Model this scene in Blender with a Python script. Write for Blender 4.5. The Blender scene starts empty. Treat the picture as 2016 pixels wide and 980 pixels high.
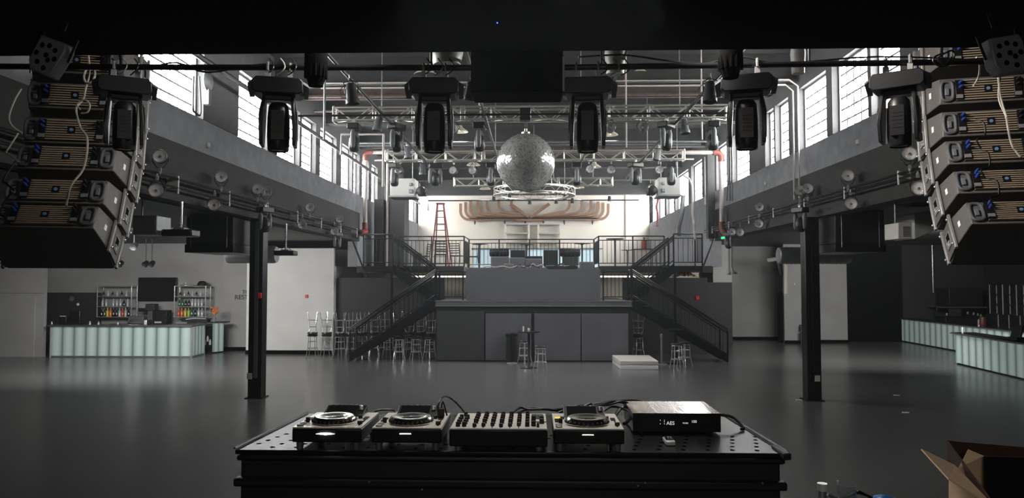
import bpy, bmesh, math, random
from mathutils import Vector, Matrix, Euler
random.seed(7)
R = math.radians
PI = math.pi
SC = bpy.context.scene
COL = SC.collection

# ------------------------------------------------------------------ camera
F = 1450.0
CAM = Vector((0, 0, 2.6))
_yaw = math.atan2(42, F)
_pit = math.atan2(61, math.hypot(F, 42))
cam_rot = Euler((PI/2 + _pit, 0, _yaw), 'XYZ')
_RM = cam_rot.to_matrix()
cd = bpy.data.cameras.new('camera'); cam = bpy.data.objects.new('camera', cd); COL.objects.link(cam)
cam.location = CAM; cam.rotation_euler = cam_rot
cd.sensor_width = 36; cd.lens = 36*F/2016; cd.clip_start = 0.05; cd.clip_end = 300
SC.camera = cam

def at(px, py, y=None, x=None, z=None):
    """world point seen at a photo pixel, on the plane x=, y= or z="""
    d = _RM @ Vector((px-1008, -(py-490), -F))
    if y is not None: t = y/d.y
    elif x is not None: t = x/d.x
    else: t = (z-CAM.z)/d.z
    return CAM + d*t

# ------------------------------------------------------------------ materials
def lin(c):
    return tuple(((v/255)/12.92 if v/255 <= 0.04045 else ((v/255+0.055)/1.055)**2.4) for v in c)
def mat(name, rgb, rough=.5, metal=0.0, n=0.0, ns=3.0, bump=0.0, emit=0, erg=None, spec=.5, rn=0.0, stretch=None, trans=0, alpha=1):
    m = bpy.data.materials.new(name); m.use_nodes = True
    nt = m.node_tree; b = nt.nodes['Principled BSDF']
    c = lin(rgb)
    b.inputs['Base Color'].default_value = (*c, 1)
    b.inputs['Roughness'].default_value = rough
    b.inputs['Metallic'].default_value = metal
    b.inputs['Specular IOR Level'].default_value = spec
    if trans: b.inputs['Transmission Weight'].default_value = trans
    if alpha < 1: b.inputs['Alpha'].default_value = alpha
    if emit:
        b.inputs['Emission Color'].default_value = (*lin(erg or rgb), 1)
        b.inputs['Emission Strength'].default_value = emit
    if n or bump or rn:
        tc = nt.nodes.new('ShaderNodeTexCoord'); mp = nt.nodes.new('ShaderNodeMapping')
        if stretch: mp.inputs['Scale'].default_value = stretch
        nz = nt.nodes.new('ShaderNodeTexNoise'); nz.inputs['Scale'].default_value = ns; nz.inputs['Detail'].default_value = 5
        nt.links.new(tc.outputs['Object'], mp.inputs['Vector']); nt.links.new(mp.outputs['Vector'], nz.inputs['Vector'])
        if n:
            rp = nt.nodes.new('ShaderNodeValToRGB')
            rp.color_ramp.elements[0].position = .3; rp.color_ramp.elements[1].position = .7
            rp.color_ramp.elements[0].color = (*[v*(1-n) for v in c], 1)
            rp.color_ramp.elements[1].color = (*[min(1, v*(1+n)) for v in c], 1)
            nt.links.new(nz.outputs['Fac'], rp.inputs['Fac']); nt.links.new(rp.outputs['Color'], b.inputs['Base Color'])
        if rn:
            mr = nt.nodes.new('ShaderNodeMapRange'); mr.inputs['To Min'].default_value = max(.02, rough-rn); mr.inputs['To Max'].default_value = rough+rn
            mr.inputs['From Min'].default_value = .3; mr.inputs['From Max'].default_value = .7
            nt.links.new(nz.outputs['Fac'], mr.inputs['Value']); nt.links.new(mr.outputs['Result'], b.inputs['Roughness'])
        if bump:
            bp = nt.nodes.new('ShaderNodeBump'); bp.inputs['Strength'].default_value = bump; bp.inputs['Distance'].default_value = .02
            nt.links.new(nz.outputs['Fac'], bp.inputs['Height']); nt.links.new(bp.outputs['Normal'], b.inputs['Normal'])
    return m

M = {}
M['floor'] = mat('polished_black_floor', (86,86,87), .25, 0, .06, .3, 0, rn=.02, spec=.8)
M['wall_white'] = mat('white_paint', (205,205,203), .7, 0, .05, 1.5)
M['wall_warm'] = mat('warm_white_paint', (212,206,196), .7, 0, .03, .8)
M['wall_grey'] = mat('grey_paint', (150,150,150), .6, 0, .08, 1.2)
M['wall_dark'] = mat('dark_grey_paint', (44,44,46), .6, 0, .12, 2.0)
M['sill_grey'] = mat('grey_painted_concrete', (134,135,140), .8, 0, .16, 3.0, .3)
M['beam_dark'] = mat('dark_painted_concrete', (45,44,44), .8, 0, .18, 3.0, .4)
M['black'] = mat('black_paint', (16,16,18), .55, 0, .2, 3)
M['blackest'] = mat('matt_black_cloth', (5,5,6), .95, 0, .1, 4, spec=.1)
M['ceil_black'] = mat('ceiling_black_paint', (34,31,31), .85, 0, .3, 1.5)
M['ceil_brown'] = mat('brown_roof_steel', (70,54,48), .8, 0, .3, 4, .3)
M['black_metal'] = mat('black_satin_metal', (22,22,25), .32, .3, .1, 6)
M['rail'] = mat('black_rail_paint', (24,24,27), .3, .2)
M['dark_panel'] = mat('charcoal_panel', (84,84,90), .45, 0, .12, 1.3, rn=.08)
M['dark_panel2'] = mat('charcoal_booth_panel', (82,82,87), .6, 0, .05, .8)
M['chrome'] = mat('chrome', (232,232,234), .16, .8)
M['alu'] = mat('aluminium', (200,196,190), .32, .75, .05, 8)
M['alu_w'] = mat('pale_painted_steel', (196,192,186), .45, .2, .06, 6)
M['silver'] = mat('silver_panel', (225,226,228), .35, .3)
M['galv'] = mat('galvanised_steel', (128,130,132), .45, .6, .12, 5)
M['galv_lt'] = mat('pale_unit_steel', (176,176,174), .5, .2, .05, 3)
M['cab'] = mat('textured_speaker_paint', (80,77,74), .5, 0, .1, 40, .15)
M['fin'] = mat('heat_sink_fins', (172,158,138), .4, .35, .1, 12)
M['rig'] = mat('rigging_steel', (150,150,150), .4, .5, .1, 10)
M['handle'] = mat('grey_plastic', (78,80,84), .5)
M['blue'] = mat('blue_plastic', (34,60,140), .35)
M['sticker'] = mat('white_sticker', (225,225,222), .6)
M['emblem'] = mat('blue_emblem', (92,128,158), .4)
M['cable_w'] = mat('pale_cable', (158,153,144), .5)
M['cable_b'] = mat('black_rubber', (14,14,15), .4)
M['grille'] = mat('black_grille', (12,12,13), .7)
M['fixture'] = mat('black_fixture_paint', (30,30,33), .38, .2)
M['fixture_g'] = mat('grey_fixture_panel', (96,98,102), .45)
M['led_grey'] = mat('grey_lamp_face', (150,150,154), .5, .2)
M['lens'] = mat('lens_glass', (20,22,28), .05, 0, spec=1)
M['reflector'] = mat('polished_reflector', (252,252,252), .15, .4, bump=.25, ns=20)
M['wood'] = mat('brown_wood', (132,98,76), .5, 0, .2, 5, stretch=(1,1,8))
M['red'] = mat('red_paint', (150,46,38), .45, 0, .15, 4)
M['rust'] = mat('rust_red_pipe_paint', (118,62,52), .55, 0, .25, 5)
M['pipe_w'] = mat('pale_pipe_paint', (170,160,156), .45, 0, .12, 4)
M['red_lit'] = mat('red_device', (190,30,26), .4, emit=.1)
M['tv'] = mat('screen_glass', (24,24,26), .18)
M['glass_bar'] = None
M['cdj_face'] = mat('silver_faceplate', (226,222,214), .34, .3, .04, 20)
M['cdj_body'] = mat('black_player_body', (10,10,14), .35)
M['screen'] = mat('dark_display', (22,23,26), .12, spec=.8)
M['jog'] = mat('jog_wheel_metal', (214,208,200), .16, 1)
M['knob'] = mat('black_knob', (9,9,10), .4)
M['amp_top'] = mat('glossy_metal_lid', (122,106,90), .16, .9, bump=.12, ns=3, stretch=(6,.6,1))
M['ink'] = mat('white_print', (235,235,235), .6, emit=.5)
M['ink_dk'] = mat('dark_lettering', (52,50,50), .6)
M['card'] = mat('tan_cardboard', (222,188,152), .8, 0, .06, 8)
M['card_dk'] = mat('dark_brown_cardboard', (58,34,22), .8, 0, .08, 8)
M['counter'] = mat('steel_counter', (120,122,122), .3, .7)
M['counter_b'] = mat('dark_counter', (30,30,32), .25)
M['green'] = mat('green_beam_paint', (62,82,66), .6, 0, .15, 4)
M['ring_w'] = mat('pale_lamp_enamel', (222,214,196), .35, .1)
M['purple'] = mat('purple_bottle', (88,60,150), .3, trans=.3)
M['bottle_g'] = mat('green_bottle', (28,80,50), .12, spec=.8)
M['bottle_d'] = mat('dark_bottle', (26,22,20), .12, spec=.8)
M['bottle_c'] = mat('clear_bottle', (176,182,186), .08, spec=.8)
M['bottle_r'] = mat('red_bottle', (190,50,36), .2)
M['bottle_y'] = mat('yellow_bottle', (220,180,40), .2)
M['bottle_o'] = mat('orange_bottle', (214,110,40), .2)
M['bottle_l'] = mat('lime_bottle', (150,190,60), .2)
M['flower'] = mat('orange_flower', (205,120,60), .7)
M['leaf'] = mat('lime_green_fruit', (90,170,40), .5)
M['gold'] = mat('yellow_foil', (190,140,50), .35, .5, .5, 9, .8)
M['clear'] = mat('clear_glass', (225,230,235), .05, trans=.9)
M['waterblue'] = mat('blue_plastic_wrap', (40,120,200), .25)
M['seat'] = mat('black_vinyl', (18,18,24), .35)
M['grey_case'] = mat('grey_equipment_case', (92,94,98), .5, 0, .1, 6)
M['led_white'] = mat('lit_white_led', (255,250,240), .4, emit=9)
M['led_blue'] = mat('lit_blue_led', (60,80,255), .4, emit=6)
M['led_amber'] = mat('lit_amber_button', (235,190,60), .4, emit=.8)

def glass_bar_mat():
    m = bpy.data.materials.new('backlit_frosted_glass'); m.use_nodes = True
    nt = m.node_tree; b = nt.nodes['Principled BSDF']
    at_ = nt.nodes.new('ShaderNodeAttribute'); at_.attribute_name = 'stripe'; at_.attribute_type = 'GEOMETRY'
    rp = nt.nodes.new('ShaderNodeValToRGB')
    rp.color_ramp.elements[0].position = 0; rp.color_ramp.elements[0].color = (*lin((92,108,108)), 1)
    rp.color_ramp.elements[1].position = 1; rp.color_ramp.elements[1].color = (*lin((172,190,186)), 1)
    nt.links.new(at_.outputs['Fac'], rp.inputs['Fac'])
    nt.links.new(rp.outputs['Color'], b.inputs['Base Color'])
    b.inputs['Roughness'].default_value = .25
    nt.links.new(rp.outputs['Color'], b.inputs['Emission Color'])
    b.inputs['Emission Strength'].default_value = .16
    return m
M['glass_bar'] = glass_bar_mat()

def pane_mat():
    m = bpy.data.materials.new('sunlit_frosted_pane'); m.use_nodes = True
    nt = m.node_tree; nt.nodes.clear()
    o = nt.nodes.new('ShaderNodeOutputMaterial'); e = nt.nodes.new('ShaderNodeEmission')
    tc = nt.nodes.new('ShaderNodeTexCoord'); nz = nt.nodes.new('ShaderNodeTexNoise'); nz.inputs['Scale'].default_value = 1.2
    rp = nt.nodes.new('ShaderNodeValToRGB')
    rp.color_ramp.elements[0].color = (.95, .93, .86, 1); rp.color_ramp.elements[1].color = (.9, .96, 1, 1)
    nt.links.new(tc.outputs['Object'], nz.inputs['Vector']); nt.links.new(nz.outputs['Fac'], rp.inputs['Fac'])
    nt.links.new(rp.outputs['Color'], e.inputs['Color']); e.inputs['Strength'].default_value = 26.0
    nt.links.new(e.outputs['Emission'], o.inputs['Surface'])
    return m
M['pane'] = pane_mat()
M['pane'].cycles.emission_sampling = 'FRONT_BACK' if hasattr(M['pane'], 'cycles') else None

# ------------------------------------------------------------------ mesh builder
def wloc(o):
    v = Vector((0, 0, 0))
    while o is not None:
        v += o.location; o = o.parent
    return v
class MB:
    def __init__(s): s.v = []; s.f = []; s.mi = []; s.col = []
    def add(s, vs, fs, mi=0):
        k = len(s.v); s.v += [Vector(v) for v in vs]
        for f in fs: s.f.append([i+k for i in f]); s.mi.append(mi)
        return s
    def bx(s, x0, x1, y0, y1, z0, z1, mi=0):
        vs = [(x, y, z) for z in (z0, z1) for y in (y0, y1) for x in (x0, x1)]
        return s.add(vs, [(0,2,3,1), (4,5,7,6), (0,1,5,4), (2,6,7,3), (0,4,6,2), (1,3,7,5)], mi)
    def box(s, c, d, mi=0, rot=None):
        m = (Euler(rot).to_matrix() if rot is not None else Matrix.Identity(3))
        c = Vector(c); h = Vector(d)/2
        vs = [c + m @ Vector((x*h.x, y*h.y, z*h.z)) for z in (-1, 1) for y in (-1, 1) for x in (-1, 1)]
        return s.add(vs, [(0,2,3,1), (4,5,7,6), (0,1,5,4), (2,6,7,3), (0,4,6,2), (1,3,7,5)], mi)
    def path(s, pts, r, n=8, mi=0, closed=False):
        pts = [Vector(p) for p in pts]; N = len(pts)
        rs = r if isinstance(r, (list, tuple)) else [r]*N
        up = None; rings = []
        for i, p in enumerate(pts):
            a = pts[(i-1) % N] if (i > 0 or closed) else p
            b = pts[(i+1) % N] if (i < N-1 or closed) else p
            t = (b-a).normalized() if (b-a).length > 1e-9 else Vector((0, 0, 1))
            if up is None:
                up = Vector((0, 0, 1)) if abs(t.z) < .9 else Vector((1, 0, 0))
            u = (up - t*up.dot(t))
            if u.length < 1e-5: u = Vector((1, 0, 0)) - t*t.x
            u.normalize(); up = u; w = t.cross(u)
            rings.append([p + (u*math.cos(2*PI*k/n) + w*math.sin(2*PI*k/n))*rs[i] for k in range(n)])
        vs = [v for g in rings for v in g]; fs = []
        for i in range(N if closed else N-1):
            j = (i+1) % N
            for k in range(n): fs.append((i*n+k, i*n+(k+1) % n, j*n+(k+1) % n, j*n+k))
        if not closed: fs += [tuple(range(n))[::-1], tuple((N-1)*n+k for k in range(n))]
        return s.add(vs, fs, mi)
    def tube(s, a, b, r, n=8, mi=0, r2=None): return s.path([a, b], [r, r if r2 is None else r2], n, mi)
    def lathe(s, prof, c=(0,0,0), n=16, mi=0, axis='z', rot=None, cap=True):
        c = Vector(c)
        m = Euler(rot).to_matrix() if rot is not None else {'z': Matrix.Identity(3), 'x': Euler((0, PI/2, 0)).to_matrix(), 'y': Euler((-PI/2, 0, 0)).to_matrix()}[axis]
        vs = [c + m @ Vector((r*math.cos(2*PI*k/n), r*math.sin(2*PI*k/n), z)) for r, z in prof for k in range(n)]
        fs = []
        for i in range(len(prof)-1):
            for k in range(n): fs.append((i*n+k, i*n+(k+1) % n, (i+1)*n+(k+1) % n, (i+1)*n+k))
        if cap and prof[0][0] > 1e-6: fs.append(tuple(range(n))[::-1])
        if cap and prof[-1][0] > 1e-6: fs.append(tuple((len(prof)-1)*n+k for k in range(n)))
        return s.add(vs, fs, mi)
    def torus(s, c, Rr, r, n=24, m=8, mi=0, axis='z'):
        c = Vector(c); pts = []
        for k in range(n):
            a = 2*PI*k/n; x, y = Rr*math.cos(a), Rr*math.sin(a)
            pts.append(c + Vector({'z': (x, y, 0), 'x': (0, x, y), 'y': (x, 0, y)}[axis]))
        return s.path(pts, r, m, mi, closed=True)
    def prism(s, poly, ext, mi=0):
        poly = [Vector(p) for p in poly]; e = Vector(ext); n = len(poly)
        return s.add(poly + [p+e for p in poly], [tuple(range(n))[::-1], tuple(range(n, 2*n))] + [(i, (i+1) % n, n+(i+1) % n, n+i) for i in range(n)], mi)
    def slab(s, quad, th, mi=0):
        q = [Vector(p) for p in quad]; nrm = (q[1]-q[0]).cross(q[2]-q[0]).normalized()*th
        return s.prism(q, nrm, mi)
    def build(s, name, m, parent=None, world=True, bevel=0, smooth=True):
        me = bpy.data.meshes.new(name)
        off = wloc(parent) if (parent is not None and world) else Vector((0, 0, 0))
        me.from_pydata([tuple(v-off) for v in s.v], [], s.f)
        ms = m if isinstance(m, (list, tuple)) else [m]
        for k in ms: me.materials.append(M[k] if isinstance(k, str) else k)
        if len(ms) > 1: me.polygons.foreach_set('material_index', s.mi)
        bm = bmesh.new(); bm.from_mesh(me); bmesh.ops.recalc_face_normals(bm, faces=bm.faces); bm.to_mesh(me); bm.free()
        if smooth:
            me.shade_smooth(); me.set_sharp_from_angle(angle=R(38))
        o = bpy.data.objects.new(name, me); COL.objects.link(o)
        if parent is not None: o.parent = parent
        if bevel:
            b = o.modifiers.new('bevel', 'BEVEL'); b.width = bevel; b.segments = 2; b.limit_method = 'ANGLE'; b.angle_limit = R(50)
        return o

def tag(o, label=None, cat=None, group=None, kind=None):
    if label: o['label'] = label
    if cat: o['category'] = cat
    if group: o['group'] = group
    if kind: o['kind'] = kind
    return o
def thing(name, label, cat, loc=(0,0,0), rz=0, group=None, rot=None):
    o = bpy.data.objects.new(name, None); COL.objects.link(o)
    o.empty_display_size = .1
    o.location = loc; o.rotation_euler = rot if rot is not None else (0, 0, rz)
    return tag(o, label, cat, group)
def struct(name, parent=None):
    o = bpy.data.objects.new(name, None); COL.objects.link(o); o['kind'] = 'structure'
    if parent is not None: o.parent = parent
    return o
KIDS = {}
def kids(o): return [c for c in COL.objects if c.parent == o]
def snapshot(o): return (o, [(c, [g for g in kids(c)]) for c in kids(o)])
def copy_of(snap, loc, rot=(0,0,0), label=None, group=None, scale=None):
    root, ch = snap
    r = root.copy(); COL.objects.link(r); r.location = loc; r.rotation_euler = rot
    if scale: r.scale = (scale,)*3
    if label: r['label'] = label
    if group: r['group'] = group
    for c, gs in ch:
        cc = c.copy(); COL.objects.link(cc); cc.parent = r
        for g in gs:
            gg = g.copy(); COL.objects.link(gg); gg.parent = cc
    return r
class Proto:
    """first placement moves the original, later ones copy it with its parts"""
    def __init__(s, root): s.root = root; s.snap = snapshot(root); s.used = False
    def put(s, loc, rot=(0,0,0), label=None, group=None, scale=None):
        if not s.used:
            s.used = True; s.root.location = loc; s.root.rotation_euler = rot
            if scale: s.root.scale = (scale,)*3
            if label: s.root['label'] = label
            if group: s.root['group'] = group
            return s.root
        return copy_of(s.snap, loc, rot, label, group, scale)
ORD = ['first','second','third','fourth','fifth','sixth','seventh','eighth','ninth','tenth','eleventh','twelfth','thirteenth','fourteenth']

def text(txt, size, loc, rot, m, name='lettering', parent=None, align='LEFT'):
    cu = bpy.data.curves.new('t', 'FONT'); cu.body = txt; cu.size = size; cu.extrude = size*.01; cu.align_x = align
    ob = bpy.data.objects.new('t', cu); COL.objects.link(ob)
    dg = bpy.context.evaluated_depsgraph_get(); dg.update()
    me = bpy.data.meshes.new_from_object(ob.evaluated_get(dg)); me.name = name
    bpy.data.objects.remove(ob); me.materials.clear(); me.materials.append(M[m])
    o = bpy.data.objects.new(name, me); COL.objects.link(o)
    if parent is not None: o.parent = parent; o.location = Vector(loc) - wloc(parent)
    else: o.location = loc
    o.rotation_euler = rot
    return o
# ================================================================== THE ROOM
XW = 6.25
ZC = 8.0
def S(name, m, boxes, parent=None, bevel=0):
    mb = MB()
    for b in boxes: mb.bx(*b)
    o = mb.build(name, m, parent, bevel=bevel, smooth=False)
    if parent is None: o['kind'] = 'structure'
    return o
S('floor', 'floor', [(-22, 22, -3, 41, -.1, 0)])
S('floor_stage', 'black', [(-6.0, 6.0, -3, 4.9, 0, 1.0)])
S('ceiling', 'ceil_black', [(-6.6, 6.6, 5.8, 41, ZC, ZC+.2)])
S('ceiling_stage', 'blackest', [(-20, 20, -3, 5.8, 4.42, ZC+.2)])
S('ceiling_left', 'black', [(-22, -6.5, 5.8, 41, 3.97, 4.1)])
S('ceiling_right', 'black', [(6.5, 22, 5.8, 41, 4.07, 4.2)])
S('wall_back', 'wall_warm', [(-6.6, 6.6, 40, 40.2, 0, ZC)])
S('trim_1', 'beam_dark', [(-6.25, 6.25, 39.6, 39.98, 7.2, ZC)])
S('trim_2', 'wall_warm', [(5.0, 5.18, 39.9, 40.0, 3.07, 7.2)])

winL = [(236,378,0),(450,511,0),(530,575,0),(579,608,1),(617,650,0),(660,682,0),(685,697,0),(703,716,0),(722,734,0),(797,812,0),(815,827,0)]
winR = [(1740,1800,0),(1660,1733,1),(1591,1648,0),(1543,1570,0),(1522,1540,0),(1455,1489,0),(1422,1443,0),(1398,1418,1),(1371,1393,0),(1338,1365,0),(1320,1335,0),(1302,1316,0),(1281,1300,0)]
ZS, ZT = 5.66, 7.12
wn = [0]
def clerestory(side, wins):
    sx = -1 if side == 'left' else 1
    spans = []
    for a, b, k in wins:
        y0, y1 = sorted((at(a, 551, x=sx*6.44).y, at(b, 551, x=sx*6.44).y)); spans.append((max(y0, 6.2), y1, k))
    spans.sort()
    X = lambda a, b: tuple(sorted((sx*a, sx*b)))
    bs = [(*X(6.3, 6.62), 5.8, 40, 4.98, ZS)]; pr = [(*X(6.3, 6.62), 5.8, 40, ZT, ZC)]
    y = 5.8
    for y0, y1, k in spans:
        if y0 > y: pr.append((*X(6.28, 6.62), y, y0, ZS, ZT))
        y = y1
    pr.append((*X(6.28, 6.62), y, 40, ZS, ZT))
    S('wall_'+side+'_piers', mat('dark_pier_paint', (82,80,82), .8, 0, .15, 2.5, .2), pr)
    S('wall_'+side, 'sill_grey', bs + [(*X(6.26, 6.6), 26.0, 40, 3.07, 4.98)])
    S('trim_%d' % (3 if sx < 0 else 4), 'beam_dark', [(*X(6.18, 6.6), 5.8, 26.0, 3.97, 4.98)])
    # dark piers that stand out from the wall
    for y0, y1, k in spans:
        wn[0] += 1
        w = struct('window_%d' % wn[0]); w.location = (sx*6.45, (y0+y1)/2, ZS)
        S('pane', 'pane', [(*X(6.5, 6.52), y0, y1, ZS, ZT)], w)
        fr = MB(); t = .045
        for (a, b, c, d) in ((y0, y0+t, ZS, ZT), (y1-t, y1, ZS, ZT), (y0, y1, ZS, ZS+t), (y0, y1, ZT-t, ZT)): fr.bx(*X(6.42, 6.5), a, b, c, d)
        fr.build('window_frame', 'galv', w, smooth=False)
        mu = MB(); ny = max(1, round((y1-y0)/.32)); 
        for i in range(1, ny): yy = y0+(y1-y0)*i/ny; mu.bx(*X(6.47, 6.495), yy-.009, yy+.009, ZS, ZT)
        for i in range(1, 6): zz = ZS+(ZT-ZS)*i/6; mu.bx(*X(6.46, 6.495), y0, y1, zz-.017, zz+.017)
        if k:
            for i in range(ny+1): yy = y0+(y1-y0)*i/ny; mu.bx(*X(6.45, 6.495), yy-.02, yy+.02, ZS, ZT)
        mu.build('window_bars', 'galv', w, smooth=False)
clerestory('left', winL); clerestory('right', winR)
# roof beams across the hall
tn = 10
for y, zb, m in ((8.6,7.2,'ceil_black'),(11.2,7.25,'ceil_brown'),(13.6,7.3,'ceil_black'),(17.6,7.3,'ceil_black'),(19.4,7.45,'ceil_brown'),(22.0,7.3,'ceil_black'),(26.3,7.35,'ceil_black'),(29.2,7.6,'ceil_brown'),(31.2,7.35,'ceil_black'),(35.4,7.4,'ceil_black')):
    S('trim_%d' % tn, m, [(-6.27, 6.27, y-.05, y+.05, zb, ZC), (-6.27, 6.27, y-.17, y+.17, zb, zb+.05)]); tn += 1
# left aisle walls
def wall_px(name, m, px0, px1, Y, z1, th=.15, z0=0, side=None):
    x0, x1 = at(px0, 551, y=Y).x, at(px1, 551, y=Y).x
    bs = [(x0, x1, Y, Y+th, z0, z1)]
    return S(name, m, bs), x0, x1
_, a0, a1 = wall_px('wall_left_aisle_near', 'wall_grey', -120, 88, 24.6, 3.97)
S('door_1', 'wall_grey', [(at(-20,551,y=24.57).x, at(70,551,y=24.57).x, 24.56, 24.6, 0, 2.05)])
S('trim_30', 'wall_grey', [(a0, a1, 24.55, 24.6, 2.16, 2.2)])
wall_px('wall_left_bar', 'wall_grey', 60, 446, 27.3, 3.97)
wall_px('wall_left_bar_side', 'wall_dark', 80, 196, 26.9, 2.13)
wall_px('wall_left_return', 'wall_grey', 440, 500, 27.0, 3.97)
_, b0, b1 = wall_px('wall_left_white', 'wall_white', 486, 657, 25.8, 3.72)
S('wall_left_white_side', 'wall_white', [(b0, b0+.15, 25.95, 27.1, 0, 3.72), (b1-.15, b1, 25.95, 33, 0, 3.1)])
S('baseboard_left', 'blackest', [(b0-.01, b1, 25.77, 25.8, 0, .13), (at(440,551,y=27).x, b0, 26.96, 27.0, 0, .13)])
wall_px('wall_left_far', 'wall_grey', 600, 760, 33, 3.97)
# right aisle walls
wall_px('wall_right_strip', 'wall_white', 1404, 1441, 31.0, 4.07, z0=2.5)
wall_px('wall_right_strip_low', 'wall_dark', 1385, 1441, 30.9, 2.5)
wall_px('wall_right_far', 'wall_grey', 1436, 1546, 32.5, 4.07)
wall_px('wall_right_middle', 'wall_grey', 1543, 1592, 30.6, 4.07)
_, c0, c1 = wall_px('wall_right_near', 'wall_grey', 1600, 1667, 30.9, 4.07)
S('baseboard_right', 'blackest', [(at(1440,551,y=32.5).x, at(1530,551,y=32.5).x, 32.46, 32.5, 0, .13), (at(1543,551,y=30.6).x, at(1590,551,y=30.6).x, 30.56, 30.6, 0, .13), (c0, c1, 30.86, 30.9, 0, .13)])
S('door_2', 'black', [(at(1530,551,y=31.9).x, at(1543,551,y=31.9).x, 31.9, 31.95, 0, 2.08)])
S('wall_right_opening', 'blackest', [(c1, at(1779,551,y=31.6).x, 31.6, 31.7, 0, 4.07)])
S('wall_right_bar', 'wall_dark', [(at(1777,551,y=31.5).x, 19.2, 31.5, 31.6, 0, 4.07), (18.9, 19.0, 12, 31.5, 0, 4.07)])
S('wall_left_outer', 'wall_grey', [(-21, -20.9, 8, 24.6, 0, 3.97)])

# ---- mezzanine and the walls below it
S('floor_mezzanine', 'dark_panel', [(-6.25, -2.45, 26.0, 40, 2.93, 3.07), (2.3, 6.25, 26.0, 40, 2.93, 3.07), (-2.45, 2.3, 28.0, 40, 2.93, 3.07)])
S('trim_40', 'black', [(-6.25, -2.45, 25.9, 26.0, 2.86, 3.09), (2.3, 6.25, 25.9, 26.0, 2.86, 3.09)])
S('wall_under_mezzanine_left', 'wall_dark', [(-7.0, -3.15, 26.1, 26.25, 0, 2.68)])
S('wall_under_mezzanine_right', 'wall_dark', [(3.15, at(1392,551,y=26.1).x, 26.1, 26.25, 0, 2.68)])
S('wall_under_mezzanine_back', 'wall_warm', [(-6.9, 6.6, 29.6, 29.7, 0, 2.93)])
# ---- steel columns
def column(px, y, label, sgn):
    X = at(px, 600, y=y).x
    t = thing('steel_column', label, 'column', (X, y, 0))
    mb = MB(); mb.bx(X-.15, X+.15, y-.15, y-.12, 0, 3.97); mb.bx(X-.15, X+.15, y+.12, y+.15, 0, 3.97); mb.bx(X-.03, X+.03, y-.12, y+.12, 0, 3.97)
    mb.bx(X-.15, X-.135, y-.12, y+.12, 0, 3.97); mb.bx(X+.135, X+.15, y-.12, y+.12, 0, 3.97)
    mb.build('shaft', 'black_metal', t, bevel=.006)
    MB().bx(X-.02, X+.06, y-.175, y-.152, 0.45, 3.9).build('conduit', 'galv' if sgn < 0 else 'black_metal', t)
    ox = X-.1 if sgn < 0 else X+.06
    MB().bx(ox-.06, ox+.05, y-.185, y-.151, .42, .55).build('outlet_plate', 'wall_white', t, bevel=.004)
    MB().bx(X-.2, X+.2, y-.2, y+.2, 0, .02).build('base_plate', 'black_metal', t)
    if sgn < 0: MB().bx(X+.07, X+.14, y-.2, y-.152, 2.2, 2.32).build('alarm_box', 'red_lit', t, bevel=.005)
    return t
column(508, 16.3, 'black steel column on the left side of the dance floor', -1)
column(1596, 16.3, 'black steel column on the right side of the dance floor', 1)

# ---- railings
def rail_run(t, pts, h=1.07, sp=.14, posts=True, low=.12, r=.022, bar=.009, slope=False):
    """balustrade along pts (floor points) as parts of thing t"""
    pts = [Vector(p) for p in pts]
    U = Vector((0, 0, 1))
    MB().path([p+U*h for p in pts], r, 8).build('top_rail', 'rail', t)
    MB().path([p+U*(h-.14) for p in pts], r*.7, 6).build('mid_rail', 'rail', t)
    MB().path([p+U*low for p in pts], r*.7, 6).build('bottom_rail', 'rail', t)
    for i, p in enumerate(pts):
        MB().tube(p, p+U*h, .026, 6).build('post', 'rail', t)
    for a, b in zip(pts[:-1], pts[1:]):
        L = (Vector((b.x, b.y, 0))-Vector((a.x, a.y, 0))).length; n = int(L/sp)
        for k in range(1, n):
            p = a.lerp(b, k/n)
            MB().tube(p+U*low, p+U*(h-.14), bar, 4).build('baluster', 'rail', t)
ZM = 3.07
t = thing('balustrade', 'black mezzanine railing section left of the raised booth', 'railing', (-4.0, 26, ZM))
rail_run(t, [(-4.75, 26, ZM), (-3.6, 26, ZM), (-2.45, 26, ZM), (-2.45, 28, ZM)])
t = thing('balustrade', 'black mezzanine railing section right of the raised booth', 'railing', (4.0, 26, ZM))
rail_run(t, [(2.3, 28, ZM), (2.3, 26, ZM), (3.5, 26, ZM), (4.6, 26, ZM)])
t = thing('balustrade', 'long set-back mezzanine railing behind the equipment on the booth', 'railing', (0, 28, ZM))
rail_run(t, [(-2.45, 28, ZM), (-1.3, 28, ZM), (-.15, 28, ZM), (1.0, 28, ZM), (2.3, 28, ZM)], sp=.13)

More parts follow.
